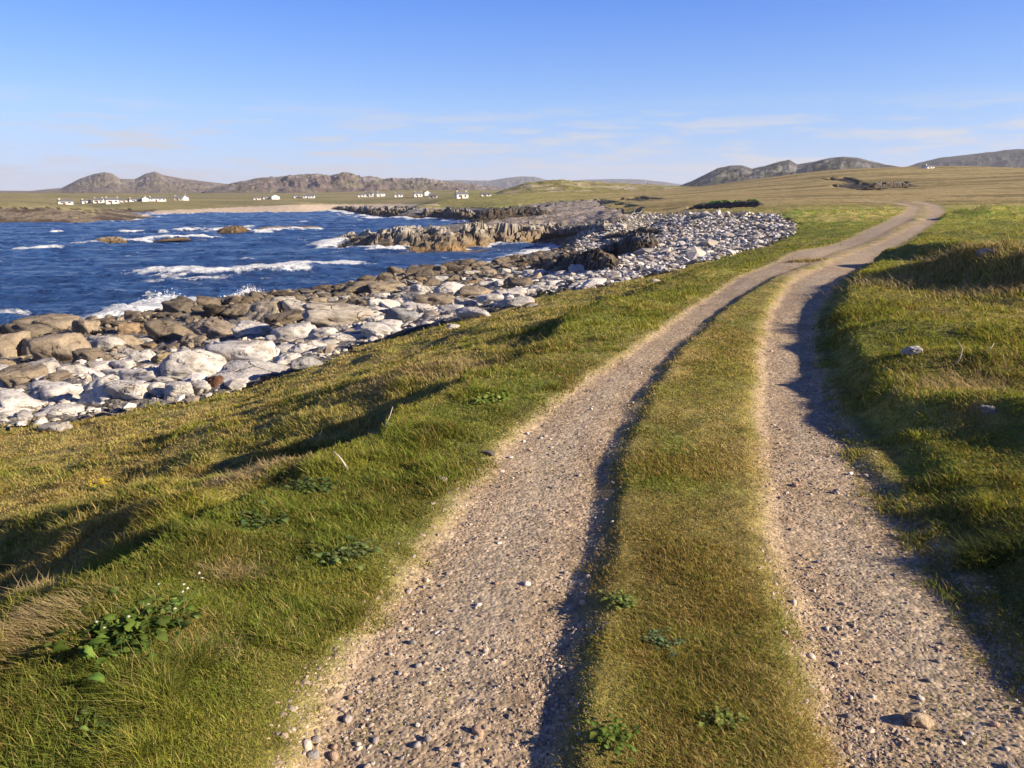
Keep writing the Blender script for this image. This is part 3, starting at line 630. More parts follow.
# ------------------------------------------------------------------ crags: headlands, ledges, reefs
def crag(name, label, cat, line, width, cell, seed, ctop, cside, clow, sea=True, nl=None, dark=.5, group=None, blocky=1., soft=False, r_foot=None):
    """line: (u, v of the foot, z of the foot or None, height). The crest runs `width` behind the foot."""
    foot = [];
    for u, v, z, h in line:
        if r_foot: x, y, z = at_r(u, v, r_foot); z = ground_z(x, y)
        elif z is None: x, y, z = on_ground(u, v)
        else: x, y = at_z(u, v, z)
        foot.append((x, y, z, h))
    foot = np.array(foot); L = np.r_[0, np.cumsum(np.hypot(np.diff(foot[:, 0]), np.diff(foot[:, 1])))]
    n1 = int(np.clip(L[-1] / cell * 9, 50, 380)); n2 = int(np.clip(width * 1.5 / cell * 9, 26, 120))
    s = np.linspace(0, L[-1], n1); q = np.stack([np.interp(s, L, foot[:, k]) for k in range(4)], 1)
    t = np.linspace(-.35, 1.6, n2)
    # push away from the viewer
    nx, ny = q[:, 0] / np.hypot(q[:, 0], q[:, 1]), q[:, 1] / np.hypot(q[:, 0], q[:, 1])
    S, T = np.meshgrid(np.arange(n1), t, indexing='ij')
    X = q[:, 0][S] + nx[S] * T * width; Y = q[:, 1][S] + ny[S] * T * width
    Hh = q[:, 3][S]; Zf = q[:, 2][S]
    wx = X + (fbm(X / cell * .6, Y / cell * .6, 3, seed) - .5) * cell * 1.3; wy = Y + (fbm(X / cell * .6 + 7, Y / cell * .6, 3, seed + 1) - .5) * cell * 1.3
    c1, f1, e1 = voro(wx / cell, wy / cell * .7, seed); c2, f2, e2 = voro(wx / cell * 2.4, wy / cell * 2., seed + 9)
    big = fbm(X / cell * .22, Y / cell * .22, 3, seed + 4)
    endf = sstep(0, .12, S / (n1 - 1)) * sstep(1, .93, S / (n1 - 1))
    prof = sstep(-.12 + .18 * (c1 - .5), .20 + .35 * (c1 - .5), T) * sstep(1.55, .95, T)
    hh = .70 + .42 * (c1 - .5) * blocky + .20 * (c2 - .5) * blocky + .45 * (big - .5)
    step = hh * prof
    stepped = np.floor(step * 5 + c1) / 5; step = .55 * step + .45 * np.clip(stepped, 0, 1.3)
    if soft: step = (.75 + .5 * (big - .5) + .12 * (c2 - .5)) * sstep(-.3, .75, T) * sstep(1.6, .8, T); e1 = e2 = e1 * 0 + 9
    crack = sstep(.10, .0, e1) * .28 + sstep(.08, 0, e2) * .10
    Z = Zf - .25 * Hh.max() * .3 + Hh * np.maximum(step - crack * prof, -.02) * (.25 + .75 * endf) + (fbm(X / cell * 4, Y / cell * 4, 3, seed + 6) - .5) * .12 * Hh
    X = X + (fbm(Z / cell * 2 + 3, X / cell, 3, seed + 7) - .5) * cell * .35; Y = Y + (fbm(Z / cell * 2, X / cell + 9, 3, seed + 8) - .5) * cell * .5
    rel = (Z - Zf) / np.maximum(Hh, .1)
    cc = mix(clow, cside, sstep(.0, .30, rel + .25 * (c2 - .5))); cc = mix(cc, ctop, sstep(.45, .8, rel + .3 * (c1 - .5)))
    stain = sstep(.5, .66, fbm(X / cell * .8, Y / cell * .8 + Z, 4, seed + 11)); cc = mix(cc, np.array([.055, .045, .035]), stain * dark)
    if soft: cc = mix(ctop, clow, fbm(X * .12, Y * .12, 3, seed + 12)); cc = mix(cc, cside, sstep(.5, .62, fbm(X * .16, Y * .3 + Z * .3, 4, seed + 13, .6)) * sstep(1.0, .45, T))
    f = grid_faces(n1, n2)
    me = mesh_np(name, np.stack([X.ravel(), Y.ravel(), Z.ravel()], 1), f.ravel(), np.full(len(f), 4), soft, cc.reshape(-1, 3))
    return tag(link(name, me, CRAG_VC), label, cat, group)
TAN, PALE, OCHRE, DKB, GREY = np.array([.30, .235, .16]), np.array([.40, .36, .30]), np.array([.30, .19, .085]), np.array([.085, .065, .045]), np.array([.26, .24, .21])
crag('rocky_headland', 'long ochre and grey rock headland jutting into the bay with surf at its tip', 'headland',
     [(328, 243, SEA, .5), (345, 247, SEA, 1.5), (365, 248, SEA, 2.5), (400, 249.5, SEA, 3.4), (450, 250, SEA, 3.6), (500, 245, SEA, 3.6), (545, 243, SEA, 3.7), (580, 240, SEA, 3.2)], 17, 2.5, 501, PALE * .85, TAN * .75, OCHRE * .8, dark=.72)
crag('rocky_headland', 'dark jagged rock headland farther out, below the village and the strand', 'headland',
     [(318, 209.5, SEA, 1.2), (345, 211, SEA, 2.5), (372, 217, SEA, 4.), (400, 218, SEA, 4.6), (440, 220, SEA, 4.8), (472, 222, SEA, 4.8), (490, 223, SEA, 4.5)], 24, 4.6, 502, GREY * .9, DKB * 1.7, DKB * 1.2, dark=.75)
crag('rock_ledge', 'black broken rock ledge at the inner end of the far headland', 'rock ledge',
     [(470, 219, -4.6, 1.5), (490, 218, -4.3, 3.3), (520, 217.5, -4.2, 3.4), (548, 217, -4., 2.2), (566, 216, -3.8, .9)], 12, 3.4, 503, GREY * .6, DKB, DKB * .8, dark=.85)
crag('rock_ledge', 'low dark wet rock shelf behind the ochre headland', 'rock ledge',
     [(462, 228, -5.4, .8), (490, 227, -5.2, 1.8), (525, 226, -5., 2.), (560, 225, -4.6, 1.4), (585, 224, -4.4, .6)], 9, 2.4, 504, DKB * 2, DKB, DKB * .7, dark=.7)
crag('rock_ledge', 'dark shadowed rock step across the pale slabs right of the headland', 'rock ledge',
     [(530, 238, None, .5), (552, 236, None, 1.3), (580, 233, None, 1.5), (604, 231, None, 1.3), (625, 227, None, .4)], 6, 1.3, 505, PALE, GREY * .7, DKB, dark=.6)
crag('rock_outcrop', 'black jagged outcrop standing in the middle of the grey cobbles', 'outcrop',
     [(586, 262, None, .5), (600, 260, None, 1.1), (618, 257, None, 1.5), (636, 254, None, 1.7), (650, 250, None, 1.1), (660, 247, None, .4)], 5., .85, 506, GREY * .75, DKB * 1.1, DKB * .7, dark=.85)
crag('rock_outcrop', 'smaller dark outcrop up the cobbles behind the black one', 'outcrop',
     [(600, 240, None, .4), (625, 238, None, 1.), (645, 236, None, 1.), (668, 234, None, .3)], 5., .9, 507, GREY * .9, DKB * 1.3, DKB, dark=.7)
crag('rock_outcrop', 'brown broken rocks at the head of the small cove', 'outcrop',
     [(532, 272, None, .4), (556, 271, None, .9), (578, 271, None, 1.1), (600, 272, None, 1.), (618, 272, None, .3)], 7., .8, 508, TAN * .9, DKB * 1.7, DKB, dark=.7)
crag('rock_outcrop', 'dark heather topped outcrop on the tan hillside beyond the track', 'outcrop',
     [(862, 189, None, .8), (875, 188.6, None, 1.7), (895, 187, None, 1.9), (912, 186, None, .9), (918, 185.5, None, .3)], 5, 2., 509, GREY * .7, DKB, DKB, dark=.6)
for nm, lb, ln, wd, cl, sd in [
    ('rock_islet', 'brown rock islet with surf running off both its ends, nearest the middle of the bay', [(92, 243, SEA, .3), (100, 243.5, SEA, 1.5), (112, 243.5, SEA, 1.8), (121, 243, SEA, 1.5), (128, 242.5, SEA, .3)], 5, 1.8, 521),
    ('rock_islet', 'dark rounded rock islet in the outer line of surf', [(216, 232.5, SEA, .3), (224, 232.5, SEA, 2.), (236, 232.5, SEA, 2.4), (246, 232, SEA, 1.7), (254, 231.5, SEA, .3)], 6, 2.2, 522),
    ('rock_islet', 'long flat pale reef lying just above the water beyond the surf lines', [(252, 230.5, SEA, .4), (266, 230, SEA, 1.1), (285, 229.5, SEA, 1.2), (305, 228.5, SEA, 1.), (322, 228, SEA, .4)], 7, 2.4, 523),
    ('rock_islet', 'low tan rock awash in the surf between the near breakers', [(164, 275, SEA, .2), (176, 275, SEA, .75), (190, 274.5, SEA, .95), (204, 273.5, SEA, .6), (212, 273, SEA, .2)], 3., 1.2, 524),
    ('rock_islet', 'low brown rock awash in the double line of surf right of the nearest islet', [(154, 241, SEA, .2), (166, 240.5, SEA, .8), (182, 240, SEA, 1.), (194, 239.5, SEA, .2)], 5, 1.8, 525),
    ('rock_islet', 'small weedy rock in the shallow wash of the cove', [(530, 254.5, SEA, .2), (540, 254.5, SEA, .8), (552, 253.5, SEA, .9), (560, 252, SEA, .3)], 4, 1.2, 526)]:
    ln = [(a_, b_, c_, d_ * .62) for a_, b_, c_, d_ in ln]
    crag(nm, lb, 'islet', ln, wd, cl, sd, TAN * .8 if 'dark' not in lb else DKB * 1.6, OCHRE * .5, DKB * .8, dark=.5, blocky=.7)
crag('grassy_knoll', 'green knoll with pale bare rock on its face, beyond the slabs', 'knoll',
     [(480, 190, None, .6), (505, 190, None, 3.), (530, 190.5, None, 6.2), (565, 191, None, 7.), (600, 191, None, 6.), (640, 191.5, None, 4.5), (672, 191.5, None, 2.5), (705, 191, None, .5)], 40, 9., 530, np.array([.19, .19, .045]), np.array([.40, .33, .22]), np.array([.24, .20, .075]), soft=True, r_foot=345)

# ------------------------------------------------------------------ boulders
def proto(name, seed, **kw):
    v, f = stone_shape(seed, **kw); me = mesh_np(name, v, f.ravel(), np.full(len(f), 3), True); me.materials.append(RM); return me
ROUND = [proto('boulder', 600 + i, sub=4, p=15, planes=9, rough=.09) for i in range(7)]
BLOCK = [proto('boulder', 620 + i, sub=4, p=22, planes=7, rough=.10) for i in range(7)]
SHARP = [proto('boulder', 640 + i, sub=4, p=34, planes=10, rough=.13) for i in range(5)]
CP, CT, CB, CR, CG = (.575, .535, .49), (.285, .23, .165), (.18, .145, .105), (.16, .075, .045), (.40, .37, .33)
placed = []
def boulder(u0, u1, v0, v1, kind, color, label, group=None, sink=.28, yaw=None, tilt=.15, name='boulder', cat='boulder', flat=1.):
    g = random
    uc, vb = (u0 + u1) / 2, v1 - .22 * (v1 - v0)
    x, y, z = on_ground(uc, vb); dep = y * cp - (z - EYE) * sp
    w = (u1 - u0) * dep / F; h = (v1 - v0) * dep / F * .95 * flat
    me = g.choice({'r': ROUND, 'b': BLOCK, 's': SHARP}[kind])
    o = bpy.data.objects.new(name, me); col.objects.link(o)
    dpt = min(w, max(h * 1.2, w * .75))
    o.scale = (w * .66, dpt * .62, h * .60); o.location = (x, y, z + h * (.5 - sink) * .8)
    o.rotation_euler = (g.uniform(-tilt, tilt), g.uniform(-tilt, tilt), yaw if yaw is not None else g.uniform(-.5, .5) + g.choice((0, math.pi)))
    k = g.uniform(.86, 1.12); o.color = tuple(min(1, c * k) for c in color) + (1,)
    tag(o, label, cat, group); placed.append((u0, u1, v0, v1)); return o
HAND = [
 (-4, 27, 331, 363, 'b', CT, 'tan square-cut block at the left end of the shore, left of a deep crack'), (20, 49, 333, 363, 'b', CT, 'tan block with a flat front, right of the deep crack'),
 (46, 86, 330, 370, 'r', CT, 'biggest rounded tan boulder, right of the two cracked blocks'), (28, 73, 313, 334, 'b', CT, 'flat topped tan ledge block at the waterline above the cracked blocks'),
 (-6, 30, 313, 332, 's', CB, 'dark broken block at the waterline in the left corner'), (8, 46, 364, 391, 'b', CT, 'tan boulder with a pale top, below the cracked blocks'),
 (79, 105, 345, 365, 'r', CB, 'brown oval boulder beside the biggest rounded tan one'), (112, 138, 332, 351, 'b', CT, 'square tan boulder in the brown jumble below the surf'),
 (149, 188, 319, 346, 's', CB, 'big brown wedge shaped boulder just below the white surf'), (136, 154, 349, 366, 'r', CP, 'small round whitish boulder left of the yellowish one'),
 (153, 173, 351, 366, 'r', (.36, .28, .15), 'round yellowish boulder left of the big pale slabs'), (113, 137, 359, 373, 'r', CP, 'white egg shaped boulder left of the small round whitish one'),
 (198, 240, 319, 342, 's', (.31, .25, .19), 'tan tilted slab sloping up to the right, near the waterline'), (185, 206, 332, 350, 's', CT, 'pointed tan boulder left of the tilted slab'),
 (172, 224, 346, 384, 'r', CP, 'large pale smooth boulder with a shadowed left side'), (219, 277, 337, 371, 'r', CP, 'largest pale humped slab in the middle of the pale band'),
 (-6, 44, 393, 415, 'r', CP, 'wide low pale slab at the left edge of the grass'), (37, 94, 380, 411, 'r', CP, 'broad pale slab above the flat grey one in the grass'),
 (88, 121, 374, 409, 'r', CP, 'steep pale boulder leaning left along the grass edge'), (114, 151, 379, 403, 'r', CP, 'low pale boulder between the leaning one and the grass'),
 (166, 191, 381, 401, 'r', CP, 'rounded pale boulder like a loaf by the grass, left of the rust one'), (146, 170, 380, 398, 'r', CP, 'pale flat stone left of the loaf shaped boulder'),
 (216, 249, 376, 392, 'r', CP, 'pale low boulder right of the rust coloured one'), (208, 223, 375, 391, 'r', CR, 'rust red boulder among pale ones at the grass edge'),
 (72, 101, 318, 337, 'r', CT, 'rounded tan boulder at the waterline right of the flat ledge block'), (48, 75, 369, 386, 'r', CT, 'tan stone between the pale topped boulder and the broad pale slab'),
 (272, 313, 323, 345, 'b', CP, 'pale square-shouldered boulder with dark gaps on its left'), (240, 272, 321, 340, 'b', CP, 'pale double humped boulder right of the tilted slab'),
 (248, 283, 300, 324, 's', (.34, .29, .22), 'upright tan block with dark vertical streaks'), (272, 297, 296, 316, 'b', (.38, .34, .28), 'pale block beside the streaked upright block'),
 (283, 311, 299, 319, 's', CG, 'grey wedge right of the pale block near the water'), (307, 372, 303, 331, 's', (.36, .32, .27), 'long grey tilted slab with a dark hollow under its edge'),
 (345, 375, 281, 297, 's', CB, 'dark cleft block at the waterline right of the long slab'), (373, 402, 281, 294, 's', CT, 'tan block at the waterline with a dark cleft on its left'),
 (222, 284, 366, 384, 'r', CP, 'long pale slab lying along the grass edge under the humped slab'), (294, 319, 355, 372, 'b', (.33, .32, .32), 'bluish grey leaning slab at the corner of the grass'),
 (278, 301, 352, 369, 'r', CP, 'pale stone left of the bluish leaning slab'), (388, 420, 308, 326, 's', (.30, .30, .31), 'bluish grey block with a shadowed face, above the grass'),
 (205, 226, 305, 321, 's', DKB, 'black wet block at the waterline under the splash'), (226, 249, 303, 320, 's', CB, 'dark brown block right of the black wet one'),
 (420, 452, 292, 309, 'b', CT, 'tan block above the dark gaps, halfway along the shore'), (456, 490, 286, 301, 'b', CT, 'tan boulder at the waterline opposite the headland'),
 (452, 492, 306, 321, 'r', CP, 'pale long boulder beside the grass halfway along the shore'), (498, 533, 296, 309, 'r', CP, 'pale flat boulder at the grass edge before the cobbles'),
 (330, 362, 331, 346, 'r', CP, 'pale rounded boulder at the grass edge right of the long slab'), (362, 394, 324, 340, 'r', CP, 'pale flat topped boulder against the grass, left of the bluish block'),
 (505, 530, 277, 290, 's', CB, 'dark tilted boulder below the cove'), (528, 552, 283, 294, 'b', CP, 'pale boulder below the cove next to the dark tilted one')]
for (u0, u1, v0, v1, k, c, lb) in HAND: boulder(u0, u1, v0, v1, k, c, lb)
boulder(44, 69, 421, 433, 'r', CG, 'flat grey slab lying on the grass below the pale boulders', name='flat_stone', cat='stone')
# the smaller ones that fill the band between grass and water
_eu = np.array([-40, 0, 60, 130, 200, 240, 290, 350, 400, 450, 512, 560, 620]); _ev = np.array([440, 426, 424, 409, 397, 388, 371, 349, 334, 319, 303, 293, 281])
_wu = np.array([-40, 0, 60, 150, 200, 260, 330, 390, 440, 512, 560, 620]); _wv = np.array([330, 330, 325, 317, 309, 300, 290, 277, 270, 262, 262, 266])
tries = 0; n_fill = 0
TARGET = 300 - len(HAND) - 46
while n_fill < TARGET and tries < 20000:
    tries += 1
    u = random.uniform(-12, 600); ve = np.interp(u, _eu, _ev); vw = np.interp(u, _wu, _wv)
    t = random.random(); v = vw + (ve - 2 - vw) * t
    sz = random.lognormvariate(0, .38) * (10.5 + 13 * (v - 262) / 150)
    asp = random.uniform(.42, .72); big = 1.5 if t > .5 and u < 520 else 1.; sz *= big
    u0, u1, v0, v1 = u - sz / 2, u + sz / 2, v - sz * asp, v
    bad = False
    for a0, a1, b0, b1 in placed:
        ox = min(u1, a1) - max(u0, a0); oy = min(v1, b1) - max(v0, b0)
        if ox > 0 and oy > 0 and ox * oy > .40 * min((u1 - u0) * (v1 - v0), (a1 - a0) * (b1 - b0)): bad = True; break
    if bad: continue
    t2 = t + random.gauss(0, .13) + (.12 if u > 300 else 0)
    if t2 > .56: c, lb, g, k = CP, 'small pale grey boulder wedged among larger pale ones above the tide line', 'small pale boulders towards the grass edge', random.choice('rrrb')
    elif t2 > .40: c, lb, g, k = CG, 'small mid grey boulder where the tan and pale bands meet', 'small grey boulders between the two bands', random.choice('rbs')
    else: c, lb, g, k = random.choice([CT, CT, CB, (.27, .19, .115)] if t > .16 else [CB, (.11, .085, .06), (.14, .115, .085)]), 'small brown boulder in the wet jumble beside the water', 'small brown boulders by the water', random.choice('rbbs')
    boulder(u0, u1, v0, v1, k, c, lb, g); n_fill += 1
# larger stones of the cobble beach, nearest the grass
k = 0
while k < 46:
    u = random.uniform(600, 790); ve = np.interp(u, [600, 620, 700, 760, 795], [284, 281, 260, 245, 231]); v = ve - abs(random.gauss(0, 10)) - 1
    s = random.uniform(4.5, 8)
    if v < 236 - (u - 700) * .12: continue
    boulder(u - s / 2, u + s / 2, v - s * .75, v, 'r', random.choice([CP, CP, (.46, .43, .40), CG]), 'light grey cobble at the front of the cobble bank, next to the verge', 'cobbles at the front of the bank', cat='cobble', name='cobble'); k += 1

# ------------------------------------------------------------------ loose stones merged where nobody could count them
def scatter_stones(name, label_kind, x, y, z, size, colors, seed, sub=1, variants=10, flat=.7, mat=None, smooth=True):
    g = np.random.default_rng(seed); n = len(x); base = [stone_shape(seed * 31 + i, sub=sub, p=10, planes=8, rough=.1) for i in range(variants)]
    f0 = base[0][1]; nv = len(base[0][0]); vv = np.stack([b[0] for b in base])[g.integers(0, variants, n)]
    ax = np.stack([g.uniform(.8, 1.25, n), g.uniform(.65, 1., n), g.uniform(.45, .8, n) * flat / .7], 1)[:, None]
    vv = vv * ax * (size * .5)[:, None, None]
    a = g.uniform(0, 2 * np.pi, n); b = g.normal(0, .3, n); ca, sa, cb, sb = np.cos(a), np.sin(a), np.cos(b), np.sin(b)
    X, Y, Z = vv[..., 0], vv[..., 1], vv[..., 2]
    X, Z = X * cb[:, None] + Z * sb[:, None], -X * sb[:, None] + Z * cb[:, None]
    X, Y = X * ca[:, None] - Y * sa[:, None], X * sa[:, None] + Y * ca[:, None]
    P = np.stack([X + x[:, None], Y + y[:, None], Z + z[:, None]], -1).reshape(-1, 3)
    ff = (f0[None] + (np.arange(n) * nv)[:, None, None]).reshape(-1)
    me = mesh_np(name, P, ff, np.full(n * len(f0), 3), smooth, np.repeat(colors, nv, 0))
    return tag(link(name, me, mat or STONE_VC), kind=label_kind)
def polar_pts(n, r0, r1, k, a0, a1, seed):
    g = np.random.default_rng(seed); t = g.random(n)
    if abs(k) < 1e-6: r = r0 * (r1 / r0) ** t
    else: r = (r0 ** k + t * (r1 ** k - r0 ** k)) ** (1 / k)
    a = np.radians(g.uniform(a0, a1, n)); return r * np.sin(a), r * np.cos(a), r, g
def build_cobbles():
    x, y, r, g = polar_pts(150000, 13, 135, -.05, -38, 22, 701)
    z = height(x, y); u, v = project(x, y, z)
    keep = shore_mask(x, y, z) & (z > SEA - .2)
    ve = np.interp(u, _eu, _ev); vw = np.interp(u, _wu, _wv); t = np.clip((v - vw) / np.maximum(ve - vw, 1), 0, 1)
    beachy = sstep(540, 610, u)
    slabs = in_poly(u, v, [(500, 236), (440, 214), (500, 206), (600, 197), (640, 206), (628, 217), (610, 228)])
    keep &= ~slabs
    ins = np.zeros(len(x)); qr = 1.2 + r * .028
    for k_ in range(6): ins += shore_mask(x + qr * math.cos(k_ * 1.047), y + qr * 1.6 * math.sin(k_ * 1.047), z)
    keep &= g.random(len(x)) < np.clip((ins / 6) ** 1.5, .05, 1)
    keep &= g.random(len(x)) < np.where(beachy > .5, 1., .14)
    x, y, z, r, u, t, beachy = [q[keep] for q in (x, y, z, r, u, t, beachy)]
    n = len(x)
    size = np.exp(g.normal(-.05, .46, n)) * np.where(beachy > .5, .13 + .0022 * r, .14 + .003 * r)
    pal = np.array([CP, CP, (.56, .50, .43), CG, (.46, .40, .34), (.24, .20, .165)]); c = pal[g.integers(0, 6, n)] * g.uniform(.8, 1.15, n)[:, None]
    brown = np.array([CT, CB, (.12, .09, .06)])[g.integers(0, 3, n)]
    isb = (g.random(n) > sstep(.25, .6, t)) & (beachy < .5) | (g.random(n) < sstep(SEA + 2.2, SEA + .8, z))
    c = np.where(isb[:, None], brown * g.uniform(.8, 1.2, n)[:, None], c)
    scatter_stones('cobbles', 'stuff', x, y, z + size * .10, size, c, 71, smooth=False, flat=.58, variants=16)
build_cobbles()
def build_gravel():
    x, y, r, g = polar_pts(210000, 1.5, 26, -.45, -40, 40, 702)
    z, dl, dr, dm = height(x, y, True); d = np.minimum(dl, dr)
    keep = (g.random(len(x)) < sstep(.10, -.08, d) * (.25 + .75 * sstep(.3, .65, fbm(x * 1.6, y * 1.6, 3, 711))) * (.35 + .65 * sstep(-.34, -.10, d)))
    x, y, z, r = x[keep], y[keep], z[keep], r[keep]; n = len(x)
    size = np.clip(np.exp(g.normal(-4.6, .45, n)), .004, .04) * (1 + .05 * r)
    pal = np.array([(.40, .31, .22), (.35, .265, .185), (.31, .24, .17), (.47, .39, .30), (.27, .21, .155), (.36, .245, .165), (.20, .165, .13), (.38, .29, .215)])
    c = pal[g.integers(0, 8, n)] * g.uniform(.7, 1.4, n)[:, None]
    scatter_stones('gravel', 'stuff', x, y, z - size * .07, size, c, 72, smooth=False)
build_gravel()
def build_pebbles():
    x, y, r, g = polar_pts(9000, 1.6, 12, .2, -40, 42, 703)
    z, dl, dr, dm = height(x, y, True); d = np.minimum(dl, dr)
    keep = g.random(len(x)) < sstep(.02, -.10, d) * (.12 + .6 * sstep(.45, .7, fbm(x * 1.3 + 7, y * 1.3, 3, 712)) + .35 * (dr < dl) * sstep(4., 2.2, r))
    x, y, z, r = x[keep], y[keep], z[keep], r[keep]; n = len(x)
    size = np.clip(np.exp(g.normal(-3.9, .35, n)), .012, .05)
    pal = np.array([(.50, .42, .33), (.42, .35, .28), (.36, .31, .27), (.56, .50, .43), (.24, .21, .19), (.40, .27, .19), (.30, .27, .25)])
    scatter_stones('pebbles', 'stuff', x, y, z + size * .10, size, pal[g.integers(0, 7, n)] * g.uniform(.8, 1.25, n)[:, None], 73, sub=2, variants=14)
build_pebbles()

# ------------------------------------------------------------------ grass
def blade_mat():
    m = NB('grass_blade'); c = m.n('ShaderNodeAttribute', attribute_name='Col').outputs['Color']
    d = m.n('ShaderNodeBsdfDiffuse'); t = m.n('ShaderNodeBsdfTranslucent'); mx = m.n('ShaderNodeMixShader'); mx.inputs[0].default_value = .35
    m.l(c, d.inputs[0]); m.l(m.mixc(1., c, (1.15, 1.2, .7), 'MULTIPLY'), t.inputs[0]); m.l(d.outputs[0], mx.inputs[1]); m.l(t.outputs[0], mx.inputs[2])
    m.l(mx.outputs[0], m.N['Material Output'].inputs['Surface']); return m.m
BM = blade_mat()
def blades(name, x, y, z, h, w, lean, yaw, c0, c1):
    """every blade: two-segment tapered strip bending over"""
    n = len(x); dx, dy = np.cos(yaw), np.sin(yaw); px, py = -dy, dx
    def P(f, k, side): return np.stack([x + dx * lean * f + px * w * k * side, y + dy * lean * f + py * w * k * side, z + h * (f if f < 1 else 1) * (1 - .12 * f)], 1)
    z = z - .004
    V = np.stack([np.stack([x - px * w * .5, y - py * w * .5, z], 1), np.stack([x + px * w * .5, y + py * w * .5, z], 1),
                  np.stack([x + dx * lean * .3 - px * w * .42, y + dy * lean * .3 - py * w * .42, z + h * .58], 1), np.stack([x + dx * lean * .3 + px * w * .42, y + dy * lean * .3 + py * w * .42, z + h * .58], 1),
                  np.stack([x + dx * lean, y + dy * lean, z + h * .96], 1)], 1)
    Cc = np.stack([c0, c0, (c0 + c1) / 2, (c0 + c1) / 2, c1], 1).reshape(-1, 3)
    i = np.arange(n) * 5
    loops = np.stack([i, i + 1, i + 3, i + 2, i + 2, i + 3, i + 4], 1).ravel(); cnt = np.tile([4, 3], n)
    me = mesh_np(name, V.reshape(-1, 3), loops, cnt, True, Cc)
    return link(name, me, BM)
def build_grass(N=1400000):
    x, y, r, g = polar_pts(N, 1.4, 85, -.45, -47, 51, 801)
    # clump: pull some blades together into tufts
    z, dl, dr, dm = height(x, y, True); d = np.minimum(dl, dr)
    between = (dm < .8)
    pr = sstep(-.13, .05, d + .10 * ((dr < dl) & (dm > 1.) & (r < 40)) + .10 * (fbm(x * 6, y * 6, 3, 802) - .5) * 2)
    stray = (g.random(N) < .05) & (d > -.6) & (fbm(x * 3, y * 3, 3, 803) > .56)
    keep = ((g.random(N) < pr) | stray)
    jx = (fbm(x * .7 + 3, y * .7, 3, 807) - .5); jj = .5 + r * .06
    keep &= ~shore_mask(x + jx * jj * 3, y + jx * jj * 5, z)
    u, v = project(x, y, z)
    for P in PEAT: keep &= ~(in_poly(u, v, P) & (r > 80))
    mg = (r > 14) & (r < 30) & (dm < .75); keep &= ~(mg & (g.random(N) < .8 * sstep(14, 17, r))); keep &= ~((r >= 22) & (dm < .75) & (g.random(N) < .88))
    keep &= (u > -170) & (u < 1420) & (v < 860)
    x, y, z, r, d, dm = [q[keep] for q in (x, y, z, r, d, dm)]; n = len(x)
    l, s, b = grass_mixes(x, y)
    lush = sstep(.35, .7, fbm(x * 1.5, y * 1.5, 4, 804, .6)); tuft = sstep(.60, .74, fbm(x * 2.6, y * 2.6, 3, 805))
    verge = sstep(.32, .02, d)
    h = (.014 + .017 * lush + .032 * tuft * (dm > .9)) * np.exp(g.normal(0, .28, n)) * (1 - .45 * verge)
    h = np.where(dm < .8, h * .75, h) * (1 + .006 * r)
    dkp = sstep(.58, .70, fbm(x * 1.7 + 50, y * 1.7, 4, 806, .6)) * sstep(30, 12, r); h = h * (1 + .7 * dkp * (dm > .9))
    s = np.clip(s + .55 * verge * g.random(n), 0, 1)
    k = g.random((n, 3))
    c = np.tile(GREEN, (n, 1)); c = mix(c, DARKG, np.clip((k[:, 0] < .2) * .8 + dkp * .8, 0, 1)); s = s * (1 - .7 * dkp); c = mix(c, LIME, np.clip(l * 1.1 * k[:, 1] + .1, 0, 1)); c = mix(c, BROWN, (k[:, 2] < b * .65 + .06) * .85); c = mix(c, STRAW, (k[:, 0] > 1 - (s * .85 + .07)) * (.55 + .4 * k[:, 1]))
    c = c * g.uniform(.78, 1.22, n)[:, None]
    w = np.maximum(.0024, .00095 * r) * g.uniform(.7, 1.3, n)
    yaw = g.uniform(0, 2 * np.pi, n); lean = h * g.uniform(.35, 1.7, n)
    o = blades('grass', x, y, z, h, w, lean, yaw, mix(c, BROWN * .9, np.full(n, .35)), mix(c, STRAW, .18 * g.random(n)))
    tag(o, kind='stuff'); print('blades', n)
build_grass()

crag('peat_bank', 'dark undercut peat bank across the green flat behind the cobbles', 'bank',
     [(684, 208.5, None, .2), (700, 207.5, None, .8), (730, 206.5, None, 1.), (758, 205.5, None, .9), (768, 205, None, .2)], 6, 2.4, 541, GREEN * 1.2, DKB * 1.3, DKB, dark=.3, blocky=.5)

# ------------------------------------------------------------------ houses
def plain(name, c, rough=.8, amp=.12, sc=1.5):
    m = NB(name); p = m.n('ShaderNodeTexCoord').outputs['Object']
    m.set(Base_Color=m.mixc(1., tuple(c), m.ramp(m.noise(p, sc, 5, .6), [(.3, 1 - amp), (.7, 1 + amp)]), 'MULTIPLY'), Roughness=rough); return m.m
WHITE, SLATE, TILE, GLASS, DOORM, CREAM = plain('white_render', (.80, .79, .76)), plain('slate', (.13, .13, .14)), plain('brown_tile', (.16, .10, .075)), plain('window_glass', (.03, .035, .045), .15), plain('door_paint', (.12, .05, .035)), plain('grey_render', (.42, .40, .36))
def prism(name, pts, faces, mat, parent):
    return link(name, mesh_np(name, np.array(pts, float), np.concatenate(faces), [len(f) for f in faces], False), mat, parent)
def box(name, x0, x1, y0, y1, z0, z1, mat, parent):
    return prism(name, [(x0, y0, z0), (x1, y0, z0), (x1, y1, z0), (x0, y1, z0), (x0, y0, z1), (x1, y0, z1), (x1, y1, z1), (x0, y1, z1)],
                 [[0, 3, 2, 1], [4, 5, 6, 7], [0, 1, 5, 4], [1, 2, 6, 5], [2, 3, 7, 6], [3, 0, 4, 7]], mat, parent)
